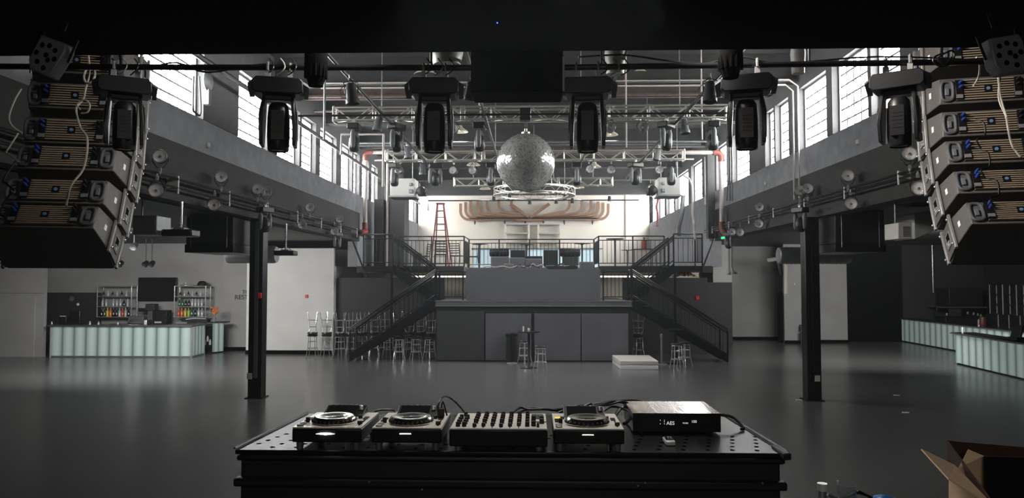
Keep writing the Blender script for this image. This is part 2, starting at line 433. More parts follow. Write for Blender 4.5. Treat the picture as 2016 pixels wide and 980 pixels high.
# ---- stairs (mirrored pair); sx=-1 left
def stairs(sx, word):
    ym = 24.2
    low_out = 5.9 if sx < 0 else 6.15
    # landing
    lx0, lx1 = (4.75, 5.75) if sx < 0 else (4.7, 5.65)
    t = thing('stair_landing', f'black upper stair landing with railing on the {word} side', 'landing', (sx*5.2, 25, 2.9))
    X = lambda a, b: tuple(sorted((sx*a, sx*b)))
    MB().bx(*X(lx0, lx1), 24.75, 25.9, 2.9, 3.07).build('platform_deck', 'black_metal', t)
    rail_run(t, [(sx*lx1, 25.9, ZM), (sx*lx1, 24.8, ZM), (sx*lx0, 24.8, ZM)])
    for x in (lx0+.04, lx1-.04):
        MB().bx(sx*x-.04, sx*x+.04, 24.8, 24.88, 2.66 if x > lx0+.1 else 0, 2.9).build('support_post', 'rail', t)
    br = MB(); br.tube((sx*lx1, 24.85, 2.95), (sx*(lx1+.42), 24.85, 4.0), .03); br.build('brace', 'rail', t)
    def flight(label, xt, zt, xb, zb, y0, y1):
        t = thing('staircase', label, 'staircase', (sx*xb, (y0+y1)/2, zb))
        n = max(3, round((zt-zb)/.175))
        for k in range(n):
            x0 = xb+(xt-xb)*k/n; x1 = xb+(xt-xb)*(k+1)/n; z = zb+(zt-zb)*(k+1)/n
            MB().bx(*X(min(x0, x1), max(x0, x1)), y0+.04, y1-.04, z-.045, z).build('tread', 'black_metal', t)
        for y in (y0, y1-.05):
            A = Vector((sx*xb, y, zb)); B = Vector((sx*xt, y, zt)); 
            d = Vector((0, 0, .30))
            MB().prism([A-Vector((0,0,.02 if zb == 0 else .18)), B-Vector((0,0,.26)), B+Vector((0,0,.08)), A+Vector((0,0,.22))], (0, .05, 0)).build('stringer', 'black_metal', t)
        for y in (y0+.02, y1-.02):
            A = Vector((sx*xb, y, zb+.1)); B = Vector((sx*xt, y, zt+.05)); h = .95
            U = Vector((0,0,1))
            MB().path([A+U*h, B+U*h], .024, 8).build('handrail', 'rail', t)
            MB().path([A+U*(h-.13), B+U*(h-.13)], .017, 6).build('mid_rail', 'rail', t)
            MB().path([A+U*.14, B+U*.14], .017, 6).build('bottom_rail', 'rail', t)
            for q in (A, B): MB().tube(q-U*.08, q+U*h, .028, 6).build('post', 'rail', t)
            m = int(abs(xt-xb)/.14)
            for k in range(1, m):
                p = A.lerp(B, k/m); MB().tube(p+U*.14, p+U*(h-.13), .009, 4).build('baluster', 'rail', t)
            MB().path([A+U*(h-.06)+Vector((0, -.06, 0)), B+U*(h-.06)+Vector((0, -.06, 0))], .018, 8).build('grab_rail', 'black_metal', t)
    flight(f'black lower stair flight rising from the dance floor on the {word}', 3.15, 1.93, low_out, 0, 23.6, 24.6)
    flight(f'black upper stair flight climbing to the mezzanine on the {word}', lx0, 3.07, 3.3, 1.93, 24.8, 25.8)
stairs(-1, 'left'); stairs(1, 'right')

# ---- platform
PX = 3.13
t = thing('stage_platform', 'wide charcoal raised platform at the far end of the dance floor', 'platform', (0, 23.6, 0))
MB().bx(-PX, PX, 23.66, 27.9, 0, 1.75).build('platform_body', 'black', t)
MB().bx(-PX, PX, 23.58, 27.9, 1.78, 1.92).build('platform_edge', 'dark_panel', t)
MB().bx(-PX-.02, PX+.02, 23.555, 23.6, 1.915, 1.94).bx(-PX-.02, PX+.02, 23.555, 23.6, 1.755, 1.785).build('edge_trim', 'galv', t)
for a, b, m in ((860, 953, 'wall_dark'), (956, 1046, 'dark_panel'), (1052, 1143, 'dark_panel'), (1145, 1237, 'dark_panel')):
    MB().bx(at(a,650,y=23.6).x, at(b,650,y=23.6).x, 23.6, 23.66, .04, 1.53 if m != 'wall_dark' else 1.6).build('face_panel', m, t, bevel=.008)
t = thing('booth', 'plain charcoal booth front standing on the far platform', 'booth', (0, 24.2, 1.94))
bx0, bx1 = at(917, 560, y=24.2).x, at(1182, 560, y=24.2).x
MB().bx(bx0, bx1, 24.2, 24.26, 1.94, 2.95).build('front_panel', 'dark_panel2', t)
MB().bx(bx0, bx1, 24.26, 26.2, 2.86, 2.94).build('booth_top', 'black', t)
MB().bx(bx0, bx0+.05, 24.26, 26.2, 1.94, 2.86).bx(bx1-.05, bx1, 24.26, 26.2, 1.94, 2.86).build('side_panel', 'black', t)
for sx, word, x0, x1 in ((-1, 'left', -PX, bx0-.05), (1, 'right', bx1+.05, PX)):
    t = thing('platform_railing', f'short black railing on the far platform {word} of the booth', 'railing', (x0, 23.75, 1.94))
    rail_run(t, [(x0, 23.75, 1.94), (x1, 23.75, 1.94)], h=.95, sp=.12)
t = thing('tube_light', 'lit fluorescent strip behind the far platform railings', 'lamp', (0, 27.5, 2.7))  # glow added for the bright gap under the mezzanine, no lamp known
MB().bx(-5, 5, 27.5, 27.54, 2.70, 2.76).build('tube', mat('lit_tube', (255,240,215), .5, emit=1.6), t)
MB().bx(-5.05, 5.05, 27.48, 27.56, 2.76, 2.80).build('housing', 'black', t)
# red alarms and wall marks
def wall_box(name, px, py, Y, w, h, m, label, cat, d=.05):
    p = at(px, py, y=Y); o = MB().box((p.x, Y-d/2, p.z), (w, d, h)).build(name, m, bevel=.006); tag(o, label, cat); return o
wall_box('fire_alarm', 604, 583, 25.8, .09, .12, 'red_lit', 'small red fire alarm box on the white wall left of the stairs', 'alarm')
wall_box('fire_alarm', 1373, 586, 26.1, .11, .13, 'red_lit', 'small red fire alarm on the dark wall under the right landing', 'alarm')
wall_box('thermostat', 1579, 613, 30.6, .08, .16, 'sticker', 'small white wall box beside the right column', 'wall box')
wall_box('wall_switch', 1563, 559, 30.6, .05, .09, 'sticker', 'tiny white fitting high on the grey wall beside the right column', 'wall fitting')
p = at(461, 589, y=26.95)
o = text('RESTROOMS', .24, (p.x, 26.97, p.z), (PI/2, 0, 0), 'ink_dk', 'wall_lettering'); tag(o, 'dark RESTROOMS lettering on the grey wall beside the left bar', 'sign')
p = at(476, 578, y=26.95)
o = text('TO', .2, (p.x, 26.97, p.z), (PI/2, 0, 0), 'ink_dk', 'wall_lettering'); tag(o, 'dark upper word of lettering on grey wall beside the left bar', 'sign')
# ================================================================== LINE ARRAYS
def make_cab():
    t = thing('line_array_speaker', 'x', 'speaker')
    W, D, H, RH = .52, .60, .43, .30      # half width, depth, front height, rear height
    # plan outline (inner rear chamfer both sides); wedge in side view
    def zt(y): return -(H-RH)/2*(-y/D)*1.0
    def zb(y): return -H+(H-RH)/2*(-y/D)
    plan = [(W-.005, 0), (W-.005, -.30), (W-.06, -.57), (W-.07, -D), (-W+.07, -D), (-W+.06, -.57), (-W+.005, -.30), (-W+.005, 0)]
    mb = MB(); n = len(plan)
    vs = [(x, y, zt(y)-.012) for x, y in plan]+[(x, y, zb(y)+.012) for x, y in plan]
    mb.add(vs, [tuple(range(n)), tuple(range(2*n-1, n-1, -1))]+[(i, (i+1) % n, n+(i+1) % n, n+i) for i in range(n)])
    mb.build('cabinet', 'cab', t, bevel=.008)
    MB().bx(-W+.02, W-.02, 0, .025, -H+.02, -.02).build('front_grille', 'grille', t, bevel=.008)
    # heat sink with fins on the back
    z1, z0 = zt(-D)-.035, zb(-D)+.035
    mb = MB(); mb.bx(-.30, .30, -D-.004, -D, z0, z1, 1)
    k = 9
    for i in range(k):
        z = z0+(z1-z0)*(i+.5)/k; mb.bx(-.295, .295, -D-.035, -D-.004, z-.0055, z+.0055)
    mb.build('heat_sink', ['fin', 'blackest'], t, smooth=False)
    MB().bx(-.035, .035, -D-.04, -D-.034, (z0+z1)/2-.035, (z0+z1)/2+.035).build('emblem_plate', 'tv', t)
    MB().lathe([(.018, 0), (.018, .006), (0, .006)], (0, -D-.04, (z0+z1)/2), 16, axis='y', rot=(PI/2, 0, 0)).build('emblem', 'emblem', t)
    for s in (-1, 1):
        cx = s*.275
        if True:
            pn = MB(); pn.bx(cx-.035, cx+.035, -D-.05, -D-.03, z0+.01, z1-.01); cp = pn.build('connector_panel', 'black_metal', t, bevel=.003)
            MB().bx(cx-.03, cx+.03, -D-.058, -D-.05, z0+.02, z0+.06).build('switch_plate', 'rig', cp)
            for q in (0, 1):
                MB().lathe([(.016, 0), (.016, .035), (.011, .05), (.008, .07)], (cx-.008*s, -D-.05, z1-.04-q*.05), 12, rot=(PI/2, 0, 0)).build('plug', 'blue' if s < 0 else 'knob', cp)
        # moulded handle wrapping the rear corner
        hx = s*.385
        hd = MB()
        pts = []
        for a in range(0, 361, 20):
            aa = R(a); pts.append((hx+.058*math.copysign(abs(math.cos(aa))**.6, math.cos(aa)), -D-.018-.035*abs(math.cos(aa/2+.3))*0, (z0+z1)/2+.105*math.copysign(abs(math.sin(aa))**.6, math.sin(aa))))
        hd.path(pts[:-1], .017, 8, closed=True)
        hd.bx(hx-.045, hx+.045, -D-.006, -D+.002, (z0+z1)/2-.085, (z0+z1)/2+.085)
        h = hd.build('handle', 'handle', t)
        MB().bx(hx-.02, hx+.02, -D-.03, -D-.005, (z0+z1)/2-.05, (z0+z1)/2+.03).build('grip_insert', 'fixture_g', h, bevel=.006)
        # side: sticker, rigging frame and bars
        a = Vector((s*(W-.005), -.30, 0)); b = Vector((s*(W-.07), -.56, 0)); d = (b-a).normalized(); nn = Vector((-d.y, d.x, 0))*(-1 if s > 0 else 1)
        if nn.x*s < 0: nn = -nn
        c = a.lerp(b, .45)+nn*.004
        q = [c-d*.025+Vector((0,0,-.17)), c+d*.03+Vector((0,0,-.17)), c+d*.03+Vector((0,0,-.235)), c-d*.025+Vector((0,0,-.235))]
        MB().prism(q, nn*.002).build('white_label', 'sticker', t)
        X = lambda u, v: tuple(sorted((s*u, s*v)))
        rp = MB(); rp.bx(*X(W, W+.012), -.29, -.02, -H+.03, -.03); pl = rp.build('rigging_plate', 'cab', t, bevel=.004)
        rb = MB(); rb.bx(*X(W+.012, W+.022), -.22, -.10, -.155, -.145).bx(*X(W+.012, W+.022), -.22, -.10, -.315, -.305).bx(*X(W+.012, W+.022), -.225, -.215, -.315, -.145).bx(*X(W+.012, W+.022), -.105, -.095, -.315, -.145)
        rb.build('recess_frame', 'rig', pl)
        MB().bx(*X(W+.010, W+.014), -.215, -.105, -.24, -.155).build('recess', 'blackest', pl)
        MB().bx(*X(W+.012, W+.03), -.2, -.12, -.262, -.25).bx(*X(W+.012, W+.026), -.18, -.14, -.30, -.25).build('latch', 'chrome', pl)
        for yy, nm in ((-.305, 'rear_bar'), (-.012, 'front_bar')):
            br = MB(); br.bx(*X(W, W+.026), yy-.02, yy+.02, -H+.0, -.0)
            o = br.build(nm, 'rig', t, bevel=.004)
            for zz in (-.06, -H+.06): MB().lathe([(.014, 0), (.014, .016), (.008, .02), (0, .02)], (s*(W+.026), yy, zz), 10, rot=(0, s*PI/2, 0)).build('bolt', 'chrome', o)

    return t
cabP = Proto(make_cab())
JL = [(296,120),(294,193),(289,264),(281,334),(265,401),(247,465),(220,531)]
JR = [(1797,102),(1799,178),(1803,248),(1811,320),(1827,390),(1850,459),(1878,525)]
pos_word = ['top', 'second', 'third', 'fourth', 'fifth', 'bottom']
array_pts = {}
for sx, word, psi, dz in ((-1, 'left', 13, 0.0), (1, 'right', -13, .05)):
    Oc = Vector((sx*4.42, 0, 0)); ps = R(psi)
    rt = Vector((math.cos(ps), math.sin(ps), 0)); fw = Vector((-math.sin(ps), math.cos(ps), 0))
    J = [(q.y, q.z) for q in (at(a_, b_, x=sx*4.42) for a_, b_ in (JL if sx < 0 else JR))]
    for i in range(6):
        (y0, z0), (y1, z1) = J[i], J[i+1]
        th = math.atan2(y0-y1, z0-z1)
        inner = Vector((sx*4.42, y0, z0))                 # inner front corner
        c = inner + rt*(.546*sx)
        # keep the plane straight: slide only with the world depth of the corner
        o = cabP.put(c, (-th, 0, ps), label=f'{pos_word[i]} speaker cabinet of the {word} hanging line array' if i not in (0, 5) else f'{"topmost" if i == 0 else "lowest"} speaker cabinet of the {word} hanging line array', group=None)
        array_pts[(sx, i)] = Matrix.Translation(c) @ Euler((-th, 0, ps)).to_matrix().to_4x4()
    # rear hanging bar + chain
for sx, word in ((-1, 'left'), (1, 'right')):
    m = array_pts[(sx, 0)]
    t = thing('rigging_frame', f'dark rigging frame and chain above the {word} line array', 'rigging frame', m.translation+Vector((0, -.3, .1)))
    mb = MB()
    for x in (-.4, .4): p = m @ Vector((x, -.02, .05)); q = m @ Vector((x, -.62, .03)); mb.path([p, q], .03, 6)
    for y in (-.05, -.58): p = m @ Vector((-.4, y, .05)); q = m @ Vector((.4, y, .05)); mb.path([p, q], .025, 6)
    mb.build('frame', 'black_metal', t)
    ch = MB(); p = m @ Vector((0, -.3, .05))
    ch.tube(p, (p.x, p.y, 7.95), .012, 6); ch.build('chain', 'chrome', t)
def M4(sx, i, v): return array_pts[(sx, i)] @ Vector(v)
def cable(name, pts, r, m, label, cat='cable', sub=4):
    # smooth Catmull-Rom through the points
    P = [Vector(p) for p in pts]; out = []
    for i in range(len(P)-1):
        p0 = P[max(i-1, 0)]; p1 = P[i]; p2 = P[i+1]; p3 = P[min(i+2, len(P)-1)]
        for k in range(sub):
            t = k/sub; out.append(.5*((2*p1)+(p2-p0)*t+(2*p0-5*p1+4*p2-p3)*t*t+(3*p1-p0-3*p2+p3)*t**3))
    out.append(P[-1])
    o = MB().path(out, r, 6).build(name, m); tag(o, label, cat); return o
yb = -.68
cable('cable', [at(172,92,y=7.3), at(176,140,y=7.3), at(168,178,y=7.25), at(164,195,y=7.25), at(150,215,y=7.2), at(158,250,y=7.1), at(172,275,y=7.05), at(165,330,y=6.9), at(140,365,y=6.75), at(130,405,y=6.55)], .011, 'cable_w', 'pale cable bundle hanging down the back of the left line array', sub=6)
cable('cable', [at(172,130,y=7.28), at(165,150,y=7.2), at(170,163,y=7.2), at(182,160,y=7.2), at(187,142,y=7.25), at(180,132,y=7.28)], .012, 'cable_w', 'looped pale cable near the top of the left line array', sub=6)
cable('cable', [at(158,215,y=7.1), at(152,207,y=7.1), at(158,199,y=7.1), at(170,198,y=7.1), at(177,208,y=7.1), at(172,221,y=7.1), at(160,223,y=7.1)], .009, 'cable_w', 'small pale cable coil behind the second cabinet of the left array', sub=6)
for k, (y0, y1) in enumerate(((175, 262), (262, 318), (318, 375), (378, 440))):
    cable('cable', [at(42-6*k, y0, y=7.0-.1*k), at(30-7*k, y0+20, y=6.95-.1*k), at(18-6*k, (y0+y1)/2+10, y=6.9-.1*k), at(24-6*k, y1-14, y=6.9-.1*k), at(44-8*k, y1, y=6.9-.1*k)], .009, 'cable_w' if k < 2 else 'cable_b', f'jumper cable at the outer edge of the left array, {ORD[k]} from the top')
cable('cable', [at(1972,128,y=7.2), at(1966,190,y=7.15), at(1980,228,y=7.1), at(1984,250,y=7.05), at(1992,285,y=7.0), at(2010,310,y=6.9)], .010, 'cable_w', 'pale cable dropping behind the lens cluster on the right array', sub=6)
cable('cable', [at(1962,130,y=7.2), at(1970,190,y=7.1), at(1982,230,y=7.05)], .008, 'cable_w', 'straight pale cable on the right array beside the chain')
cable('cable', [at(1916,170,y=7.0), at(1927,150,y=7.0), at(1929,124,y=6.5), at(1922,113,y=6.4)], .009, 'cable_w', 'pale cable from the black pipe to the second cabinet of the right array')
for k, (x0, y0) in enumerate(((1921,236), (1930,296), (1948,352))):
    cable('cable', [at(x0, y0, y=7.0-.12*k), at(x0+16, y0+6, y=6.92-.12*k), at(x0+18, y0+32, y=6.9-.12*k), at(x0+2, y0+38, y=6.9-.12*k), at(x0+10, y0+56, y=6.9-.12*k)], .008, 'cable_b', f'black jumper cable beside a handle of the right array, {ORD[k]} from the top')
cable('cable', [at(1858,104,y=6.3), at(1840,112,y=6.3), at(1838,122,y=6.3), at(1850,130,y=6.3), at(1866,128,y=6.3), at(1878,116,y=6.3), at(1876,100,y=6.3), at(1862,104,y=6.28), at(1846,116,y=6.28), at(1860,126,y=6.28), at(1874,112,y=6.28)], .008, 'cable_b', 'black cable coiled over the pipe by the right array', sub=6)

# ================================================================== NEAR PIPE AND BIG MOVING HEADS
YP = 6.4
t = thing('lighting_pipe', 'long black pipe across the front of the stage holding the large moving lights', 'pipe', (0, YP, 4.45))
MB().path([(-5.2, YP, 4.52), (-3, YP, 4.49), (0, YP, 4.46), (5.2, YP, 4.49)], .027, 12).build('pipe', 'black_metal', t)
for x in (-4.5, -2, -.9, .6, 2.4, 4.5): MB().tube((x, YP, 4.45), (x, YP, 7.95), .012, 6).build('drop_rod', 'black_metal', t)
def make_mover():
    t = thing('moving_head_light', 'x', 'stage light')
    b = MB(); b.prism([(-.2, -.13, -.135), (-.17, -.13, -.105), (.17, -.13, -.105), (.2, -.13, -.135), (.2, -.13, -.215), (.17, -.13, -.24), (-.17, -.13, -.24), (-.2, -.13, -.215)], (0, .26, 0))
    base = b.build('base', 'fixture', t, bevel=.008)
    for s in (-1, 1):
        MB().prism([(s*.2, -.10, -.13), (s*.245, -.06, -.15), (s*.235, .02, -.23), (s*.2, .06, -.22)], (0, 0, -.02)).build('carry_handle', 'fixture_g', base)
        MB().bx(s*.09-.02, s*.09+.02, -.03, .03, -.105, -.03).path([(s*.09, -.035, -.03), (s*.09, -.035, .03), (s*.09, 0, .042), (s*.09, .035, .03), (s*.09, .035, -.03)], .011, 6).build('clamp', 'rig', base)
    MB().bx(-.13, .13, -.06, .06, -.285, -.24).build('yoke_crossbar', 'fixture', t, bevel=.01)
    for s in (-1, 1):
        pr = [(s*.098, -.06, -.25), (s*.098, .06, -.25), (s*.105, .10, -.36), (s*.12, .115, -.52), (s*.115, .08, -.66), (s*.115, -.08, -.66), (s*.12, -.115, -.52), (s*.105, -.10, -.36)]
        a = MB(); a.prism(pr, (s*.03, 0, 0)); arm = a.build('yoke_arm', 'fixture', t, bevel=.006)
        MB().prism([(s*.135, -.035, -.30), (s*.135, .035, -.30), (s*.151, .06, -.40), (s*.151, .03, -.60), (s*.151, -.03, -.60), (s*.151, -.06, -.40)], (s*.004, 0, 0)).build('arm_panel', 'fixture_g', arm)
    hd = MB()
    prof = [(.060, -.30), (.082, -.33), (.090, -.42), (.092, -.58), (.086, -.69), (.080, -.70)]
    hd.lathe([(0, -.295)]+prof+[(.074, -.695), (.072, -.67)], (0, 0, 0), 20)
    for s in (-1, 1): hd.bx(-.05, .05, s*.085-.03, s*.085+.03, -.62, -.38)
    h = hd.build('lamp_head', 'fixture', t)
    MB().lathe([(.072, -.685), (.05, -.694), (0, -.698)], (0, 0, 0), 20).build('lens', 'lens', h)
    mb = MB()
    for k in range(5): mb.bx(-.035, .035, -.118, -.114, -.44-.03*k, -.432-.03*k)
    mb.build('vent_louvre', 'knob', h)
    return t
mvP = Proto(make_mover())
mv = [(248, 28, 'beside the left line array'), (550, 14, 'in front of the tall left window'), (856, 3, 'just left of the black hanging box'), (1156, -4, 'just right of the black hanging box'), (1468, -14, 'beside the right window pipe'), (1768, -34, 'beside the right line array')]
for px, a, w in mv:
    x = at(px, 130, y=YP).x
    mvP.put((x, YP, 4.45+(.012*abs(x))), (0, 0, R(a)), label='large black moving head light hanging '+w, scale=1.06)
cable('cable', [(-3.4, 6.42, 4.5), (-3.2, 6.45, 4.55), (-2.9, 6.42, 4.45), (-2.4, 6.42, 4.52), (-1.9, 6.44, 4.47), (-1.4, 6.42, 4.5), (-.9, 6.42, 4.45)], .008, 'cable_b', 'black cable draped along the left part of the stage pipe')
cable('cable', [(.4, 6.42, 4.56), (.8, 6.5, 4.60), (1.15, 6.5, 4.55), (1.5, 6.45, 4.50), (1.8, 6.45, 4.56), (2.2, 6.45, 4.50), (3.0, 6.42, 4.54), (3.9, 6.42, 4.50)], .008, 'cable_b', 'black cable draped along the right part of the stage pipe')
for i, (px, w) in enumerate(((870, 'above the third moving head'), (1215, 'above the fourth moving head'), (560, 'above the second moving head'), (250, 'above the first moving head'))):
    for k in range(3):
        p = at(px-30+k*22, 128, y=6.38)
        cable('cable', [p+Vector((0, 0, .06)), p+Vector((.03, .0, .02)), p+Vector((.05, -.03, -.03)), p+Vector((.02, -.03, -.07)), p+Vector((-.03, 0, -.09))], .006, 'cable_w' if k == 1 else 'cable_b', f'short {"pale" if k==1 else "black"} lead {w}, {ORD[k]} from the left')
# white-grey housings seen above the pipe
for i, (x0, x1, y0, y1, Y, w) in enumerate(((848, 912, 98, 128, 11.0, 'left of the black box'), (1190, 1232, 95, 146, 11.0, 'right of the black box'), (1556, 1586, 96, 145, 11.5, 'by the right windows'))):
    a = at(x0, y0, y=Y); b = at(x1, y1, y=Y)
    t = thing('ceiling_heater', f'pale metal ceiling unit high up {w}', 'ceiling unit', ((a.x+b.x)/2, Y, a.z))
    MB().lathe([(0, 0), ((b.x-a.x)*.42, 0), ((b.x-a.x)*.5, (a.z-b.z)*.8), ((b.x-a.x)*.46, a.z-b.z), (0, a.z-b.z)], ((a.x+b.x)/2, Y, b.z), 14).build('housing', 'alu_w', t)
    MB().tube(((a.x+b.x)/2, Y, a.z), ((a.x+b.x)/2, Y, 7.95), .015, 6).build('hanging_rod', 'galv', t)
# black hanging box in the middle
x0, x1 = at(928, 150, y=6.0).x, at(1108, 150, y=6.0).x; zb = at(1008, 183, y=6.0).z
t = thing('hanging_speaker_box', 'big plain black box hanging at the centre above the stage front', 'speaker', ((x0+x1)/2, 6.1, zb))
MB().bx(x0, x1, 5.95, 6.34, zb, 5.3).build('cabinet', 'blackest', t, bevel=.01)
MB().bx(x1-.004, x1+.012, 5.95, 5.965, zb, 4.42).build('edge_strip', 'galv', t)
MB().tube((x0+.1, 6.1, 5.3), (x0+.1, 6.1, 7.95), .015).tube((x1-.1, 6.1, 5.3), (x1-.1, 6.1, 7.95), .015).build('hanging_rod', 'black_metal', t)
p = at(979, 45, z=4.415)
o = MB().lathe([(.004, 0), (.004, .006), (0, .006)], (p.x, p.y, 4.412), 8).build('indicator_light', 'led_blue'); tag(o, 'tiny blue indicator light in the black stage ceiling', 'indicator light')
for px, y1, wd, w in ((622, 172, 44, 'left'), (1438, 156, 50, 'right')):
    a = at(px-wd/2, 96, y=6.15); b = at(px+wd/2, y1, y=6.15)
    t = thing('drape_bundle', f'dark gathered cloth hanging beside the {w} inner moving light', 'drape', ((a.x+b.x)/2, 6.15, b.z))
    mb = MB(); cx = (a.x+b.x)/2; wd2 = (b.x-a.x)/2
    mb.lathe([(0, 0), (wd2*.62, .01), (wd2*.8, .08), (wd2, .2), (wd2*.9, .5), (wd2*.7, 1.0)], (cx, 6.15, b.z), 14)
    for k in range(14): mb.tube((cx+wd2*.9*math.cos(k*.45), 6.15+wd2*.9*math.sin(k*.45), b.z+.08), (cx+wd2*.75*math.cos(k*.45+.1), 6.15+wd2*.75*math.sin(k*.45+.1), b.z+1.0), .012, 5)
    mb.build('cloth', 'blackest', t)
    MB().tube((cx, 6.15, b.z+1), (cx, 6.15, 7.95), .012).build('drop_rod', 'black_metal', t)
# lamp faces hanging close to the camera
def blinder(px, py, tilt, label, Y=5.0):
    c = at(px, py, y=Y)
    t = thing('lens_cluster_light', label, 'stage light', c, rot=(R(-6), R(tilt), R(-12 if px < 1000 else 10)))
    b = MB(); b.prism([(-.10, -.03, -.125), (.09, -.03, -.14), (.135, -.03, .06), (.12, -.03, .12), (-.11, -.03, .13), (-.135, -.03, -.06)], (0, .09, 0))
    b.build('housing', 'led_grey', t, world=False, bevel=.012)
    for x, z in ((-.06, .06), (.0, .07), (.06, .05), (-.085, 0), (0, .0), (.03, -.03), (.08, -.01), (-.05, -.06), (.02, -.09)):
        MB().lathe([(.017, 0), (.019, .006), (.012, .004), (0, .0)], (x, -.03, z), 12, rot=(PI/2, 0, 0)).build('lens', 'blackest', t, world=False)
    MB().path([(-.14, .02, 0), (-.15, .02, .17), (0, .02, .2), (.15, .02, .17), (.14, .02, 0)], .01, 6).tube((0, .02, .2), (0, .02, .38), .015).build('bracket', 'fixture', t, world=False)
blinder(98, 112, 18, 'grey multi-lens lamp hanging in front of the left array top')
blinder(1981, 108, -14, 'grey multi-lens lamp hanging in front of the right array top')

# ================================================================== TRUSSES
def box_truss(label, px0, px1, Y, z0, z1, dep=.28, bay=.42, hang=(.12, .37, .63, .88)):
    xa = at(px0, 551, y=Y).x; xb = at(px1, 551, y=Y).x
    t = thing('box_truss', label, 'truss', ((xa+xb)/2, Y, z0)); r = .024
    for y in (Y, Y+dep):
        for z in (z0+r, z1-r): MB().tube((xa, y, z), (xb, y, z), r, 10).build('chord', 'alu', t)
    n = round((xb-xa)/bay)
    def face(fn, nm):
        mb = MB()
        for k in range(n):
            a = xa+(xb-xa)*k/n; b = xa+(xb-xa)*(k+1)/n
            mb.tube(*fn(a, b, k % 2), .013, 6)
            if k % 2 == 0: mb.tube(*fn(a+.01, a+.01, 0), .013, 6)
        mb.build(nm, 'alu', t)
    face(lambda a, b, s: ((a, Y, z0 if s else z1), (b, Y, z1 if s else z0)), 'front_lattice')
    face(lambda a, b, s: ((a, Y+dep, z0 if s else z1), (b, Y+dep, z1 if s else z0)), 'back_lattice')
    face(lambda a, b, s: ((a, Y if s else Y+dep, z0+r), (b, Y+dep if s else Y, z0+r)), 'bottom_lattice')
    for x in (xa, xb):
        MB().tube((x, Y, z0), (x, Y, z1), .024, 8).tube((x, Y+dep, z0), (x, Y+dep, z1), .024, 8).tube((x, Y, z1), (x, Y+dep, z1), .02, 8).tube((x, Y, z0), (x, Y+dep, z0), .02, 8).build('end_frame', 'alu', t)
    for h in (.33, .66):
        x = xa+(xb-xa)*h; MB().bx(x-.05, x+.05, Y-.03, Y+.03, z0, z1).build('coupling', 'alu', t, bevel=.01)
    for h in hang:
        x = xa+(xb-xa)*h; MB().tube((x, Y+dep/2, z1-.05), (x, Y+dep/2, 7.95), .011, 6).build('hanging_chain', 'galv', t)
    return t
zt = lambda py, Y: at(1050, py, y=Y).z
box_truss('nearest silver box truss, above and in front of the mirror ball', 653, 1440, 15.6, zt(236, 15.6), zt(207, 15.6))
box_truss('middle silver box truss, at the height of the mirror ball top', 757, 1350, 20.8, zt(316, 20.8), zt(295, 20.8))
box_truss('farthest and shortest silver box truss, behind the mirror ball', 893, 1207, 27.0, zt(366, 27), zt(349, 27), bay=.45)
# circular truss
cx = at(1052, 377, y=26.0); Rr = 1.45; zc = at(1052, 377, y=26).z
t = thing('ring_truss', 'round silver truss hanging below the farthest truss', 'truss', (cx.x, 26.2, zc-.12))
for dz in (-.12, .12):
    for rr in (Rr, Rr-.24): MB().torus((cx.x, 26.2, zc+dz), rr, .022, 48, 6).build('ring_tube', 'alu', t)
mb = MB()
for k in range(36):
    a, b = 2*PI*k/36, 2*PI*(k+1)/36; s = .12 if k % 2 else -.12
    mb.tube((cx.x+Rr*math.cos(a), 26.2+Rr*math.sin(a), zc+s), (cx.x+Rr*math.cos(b), 26.2+Rr*math.sin(b), zc-s), .012, 5)
    mb.tube((cx.x+Rr*math.cos(a), 26.2+Rr*math.sin(a), zc-.12), (cx.x+(Rr-.24)*math.cos(b), 26.2+(Rr-.24)*math.sin(b), zc-.12), .012, 5)
mb.build('ring_lattice', 'alu', t)
for a in (.6, 2.5, 4.7):
    p = Vector((cx.x+(Rr-.1)*math.cos(a), 26.2+(Rr-.1)*math.sin(a), zc+.1)); MB().tube(p, (p.x, p.y, 7.95), .012).build('hanging_chain', 'galv', t)

# ================================================================== MIRROR BALL
c = at(1035, 320, y=15.0); rb = 57.5*15.0/F
t = thing('mirror_ball', 'large silver mirror ball hanging in the centre of the hall', 'mirror ball', c)
MB().lathe([(rb*.99*math.sin(PI*k/24), -rb*.99*math.cos(PI*k/24)) for k in range(25)], c, 48).build('core', 'grey_case', t)
mb = MB(); rows = 58
rnd = random.Random(3)
for i in range(rows):
    la = -PI/2+PI*(i+.5)/rows; n = max(4, int(2*rows*math.cos(la)))
    for k in range(n):
        lo = 2*PI*(k+.5*(i % 2))/n
        u = Vector((math.cos(la)*math.cos(lo), math.cos(la)*math.sin(lo), math.sin(la)))
        e = Vector((-math.sin(lo), math.cos(lo), 0)); no = u.cross(e)
        u2 = (u+e*rnd.gauss(0, .06)+no*rnd.gauss(0, .06)).normalized(); e = (e-u2*e.dot(u2)).normalized(); no = u2.cross(e)
        h = rb*PI/rows*.47; w = rb*math.cos(la)*PI/n*.94; p = c+u*rb
        mb.add([p-e*w-no*h, p+e*w-no*h, p+e*w+no*h, p-e*w+no*h], [(0, 1, 2, 3)])
mt = mat('mirror_tile', (244,248,244), .18, .55)
_n = mt.node_tree; _g = _n.nodes.new('ShaderNodeNewGeometry'); _r = _n.nodes.new('ShaderNodeValToRGB')
_r.color_ramp.elements[0].color = (.5, .53, .5, 1); _r.color_ramp.elements[1].color = (1, 1, .97, 1); _r.color_ramp.elements[1].position = .6
_n.links.new(_g.outputs['Random Per Island'], _r.inputs['Fac']); _n.links.new(_r.outputs['Color'], _n.nodes['Principled BSDF'].inputs['Base Color'])
mb.build('mirror_tiles', mt, t, smooth=False)
MB().lathe([(.09, 0), (.09, .05), (.03, .07), (.03, .12)], c+Vector((0, 0, rb-.02)), 16).build('top_cap', 'alu', t)
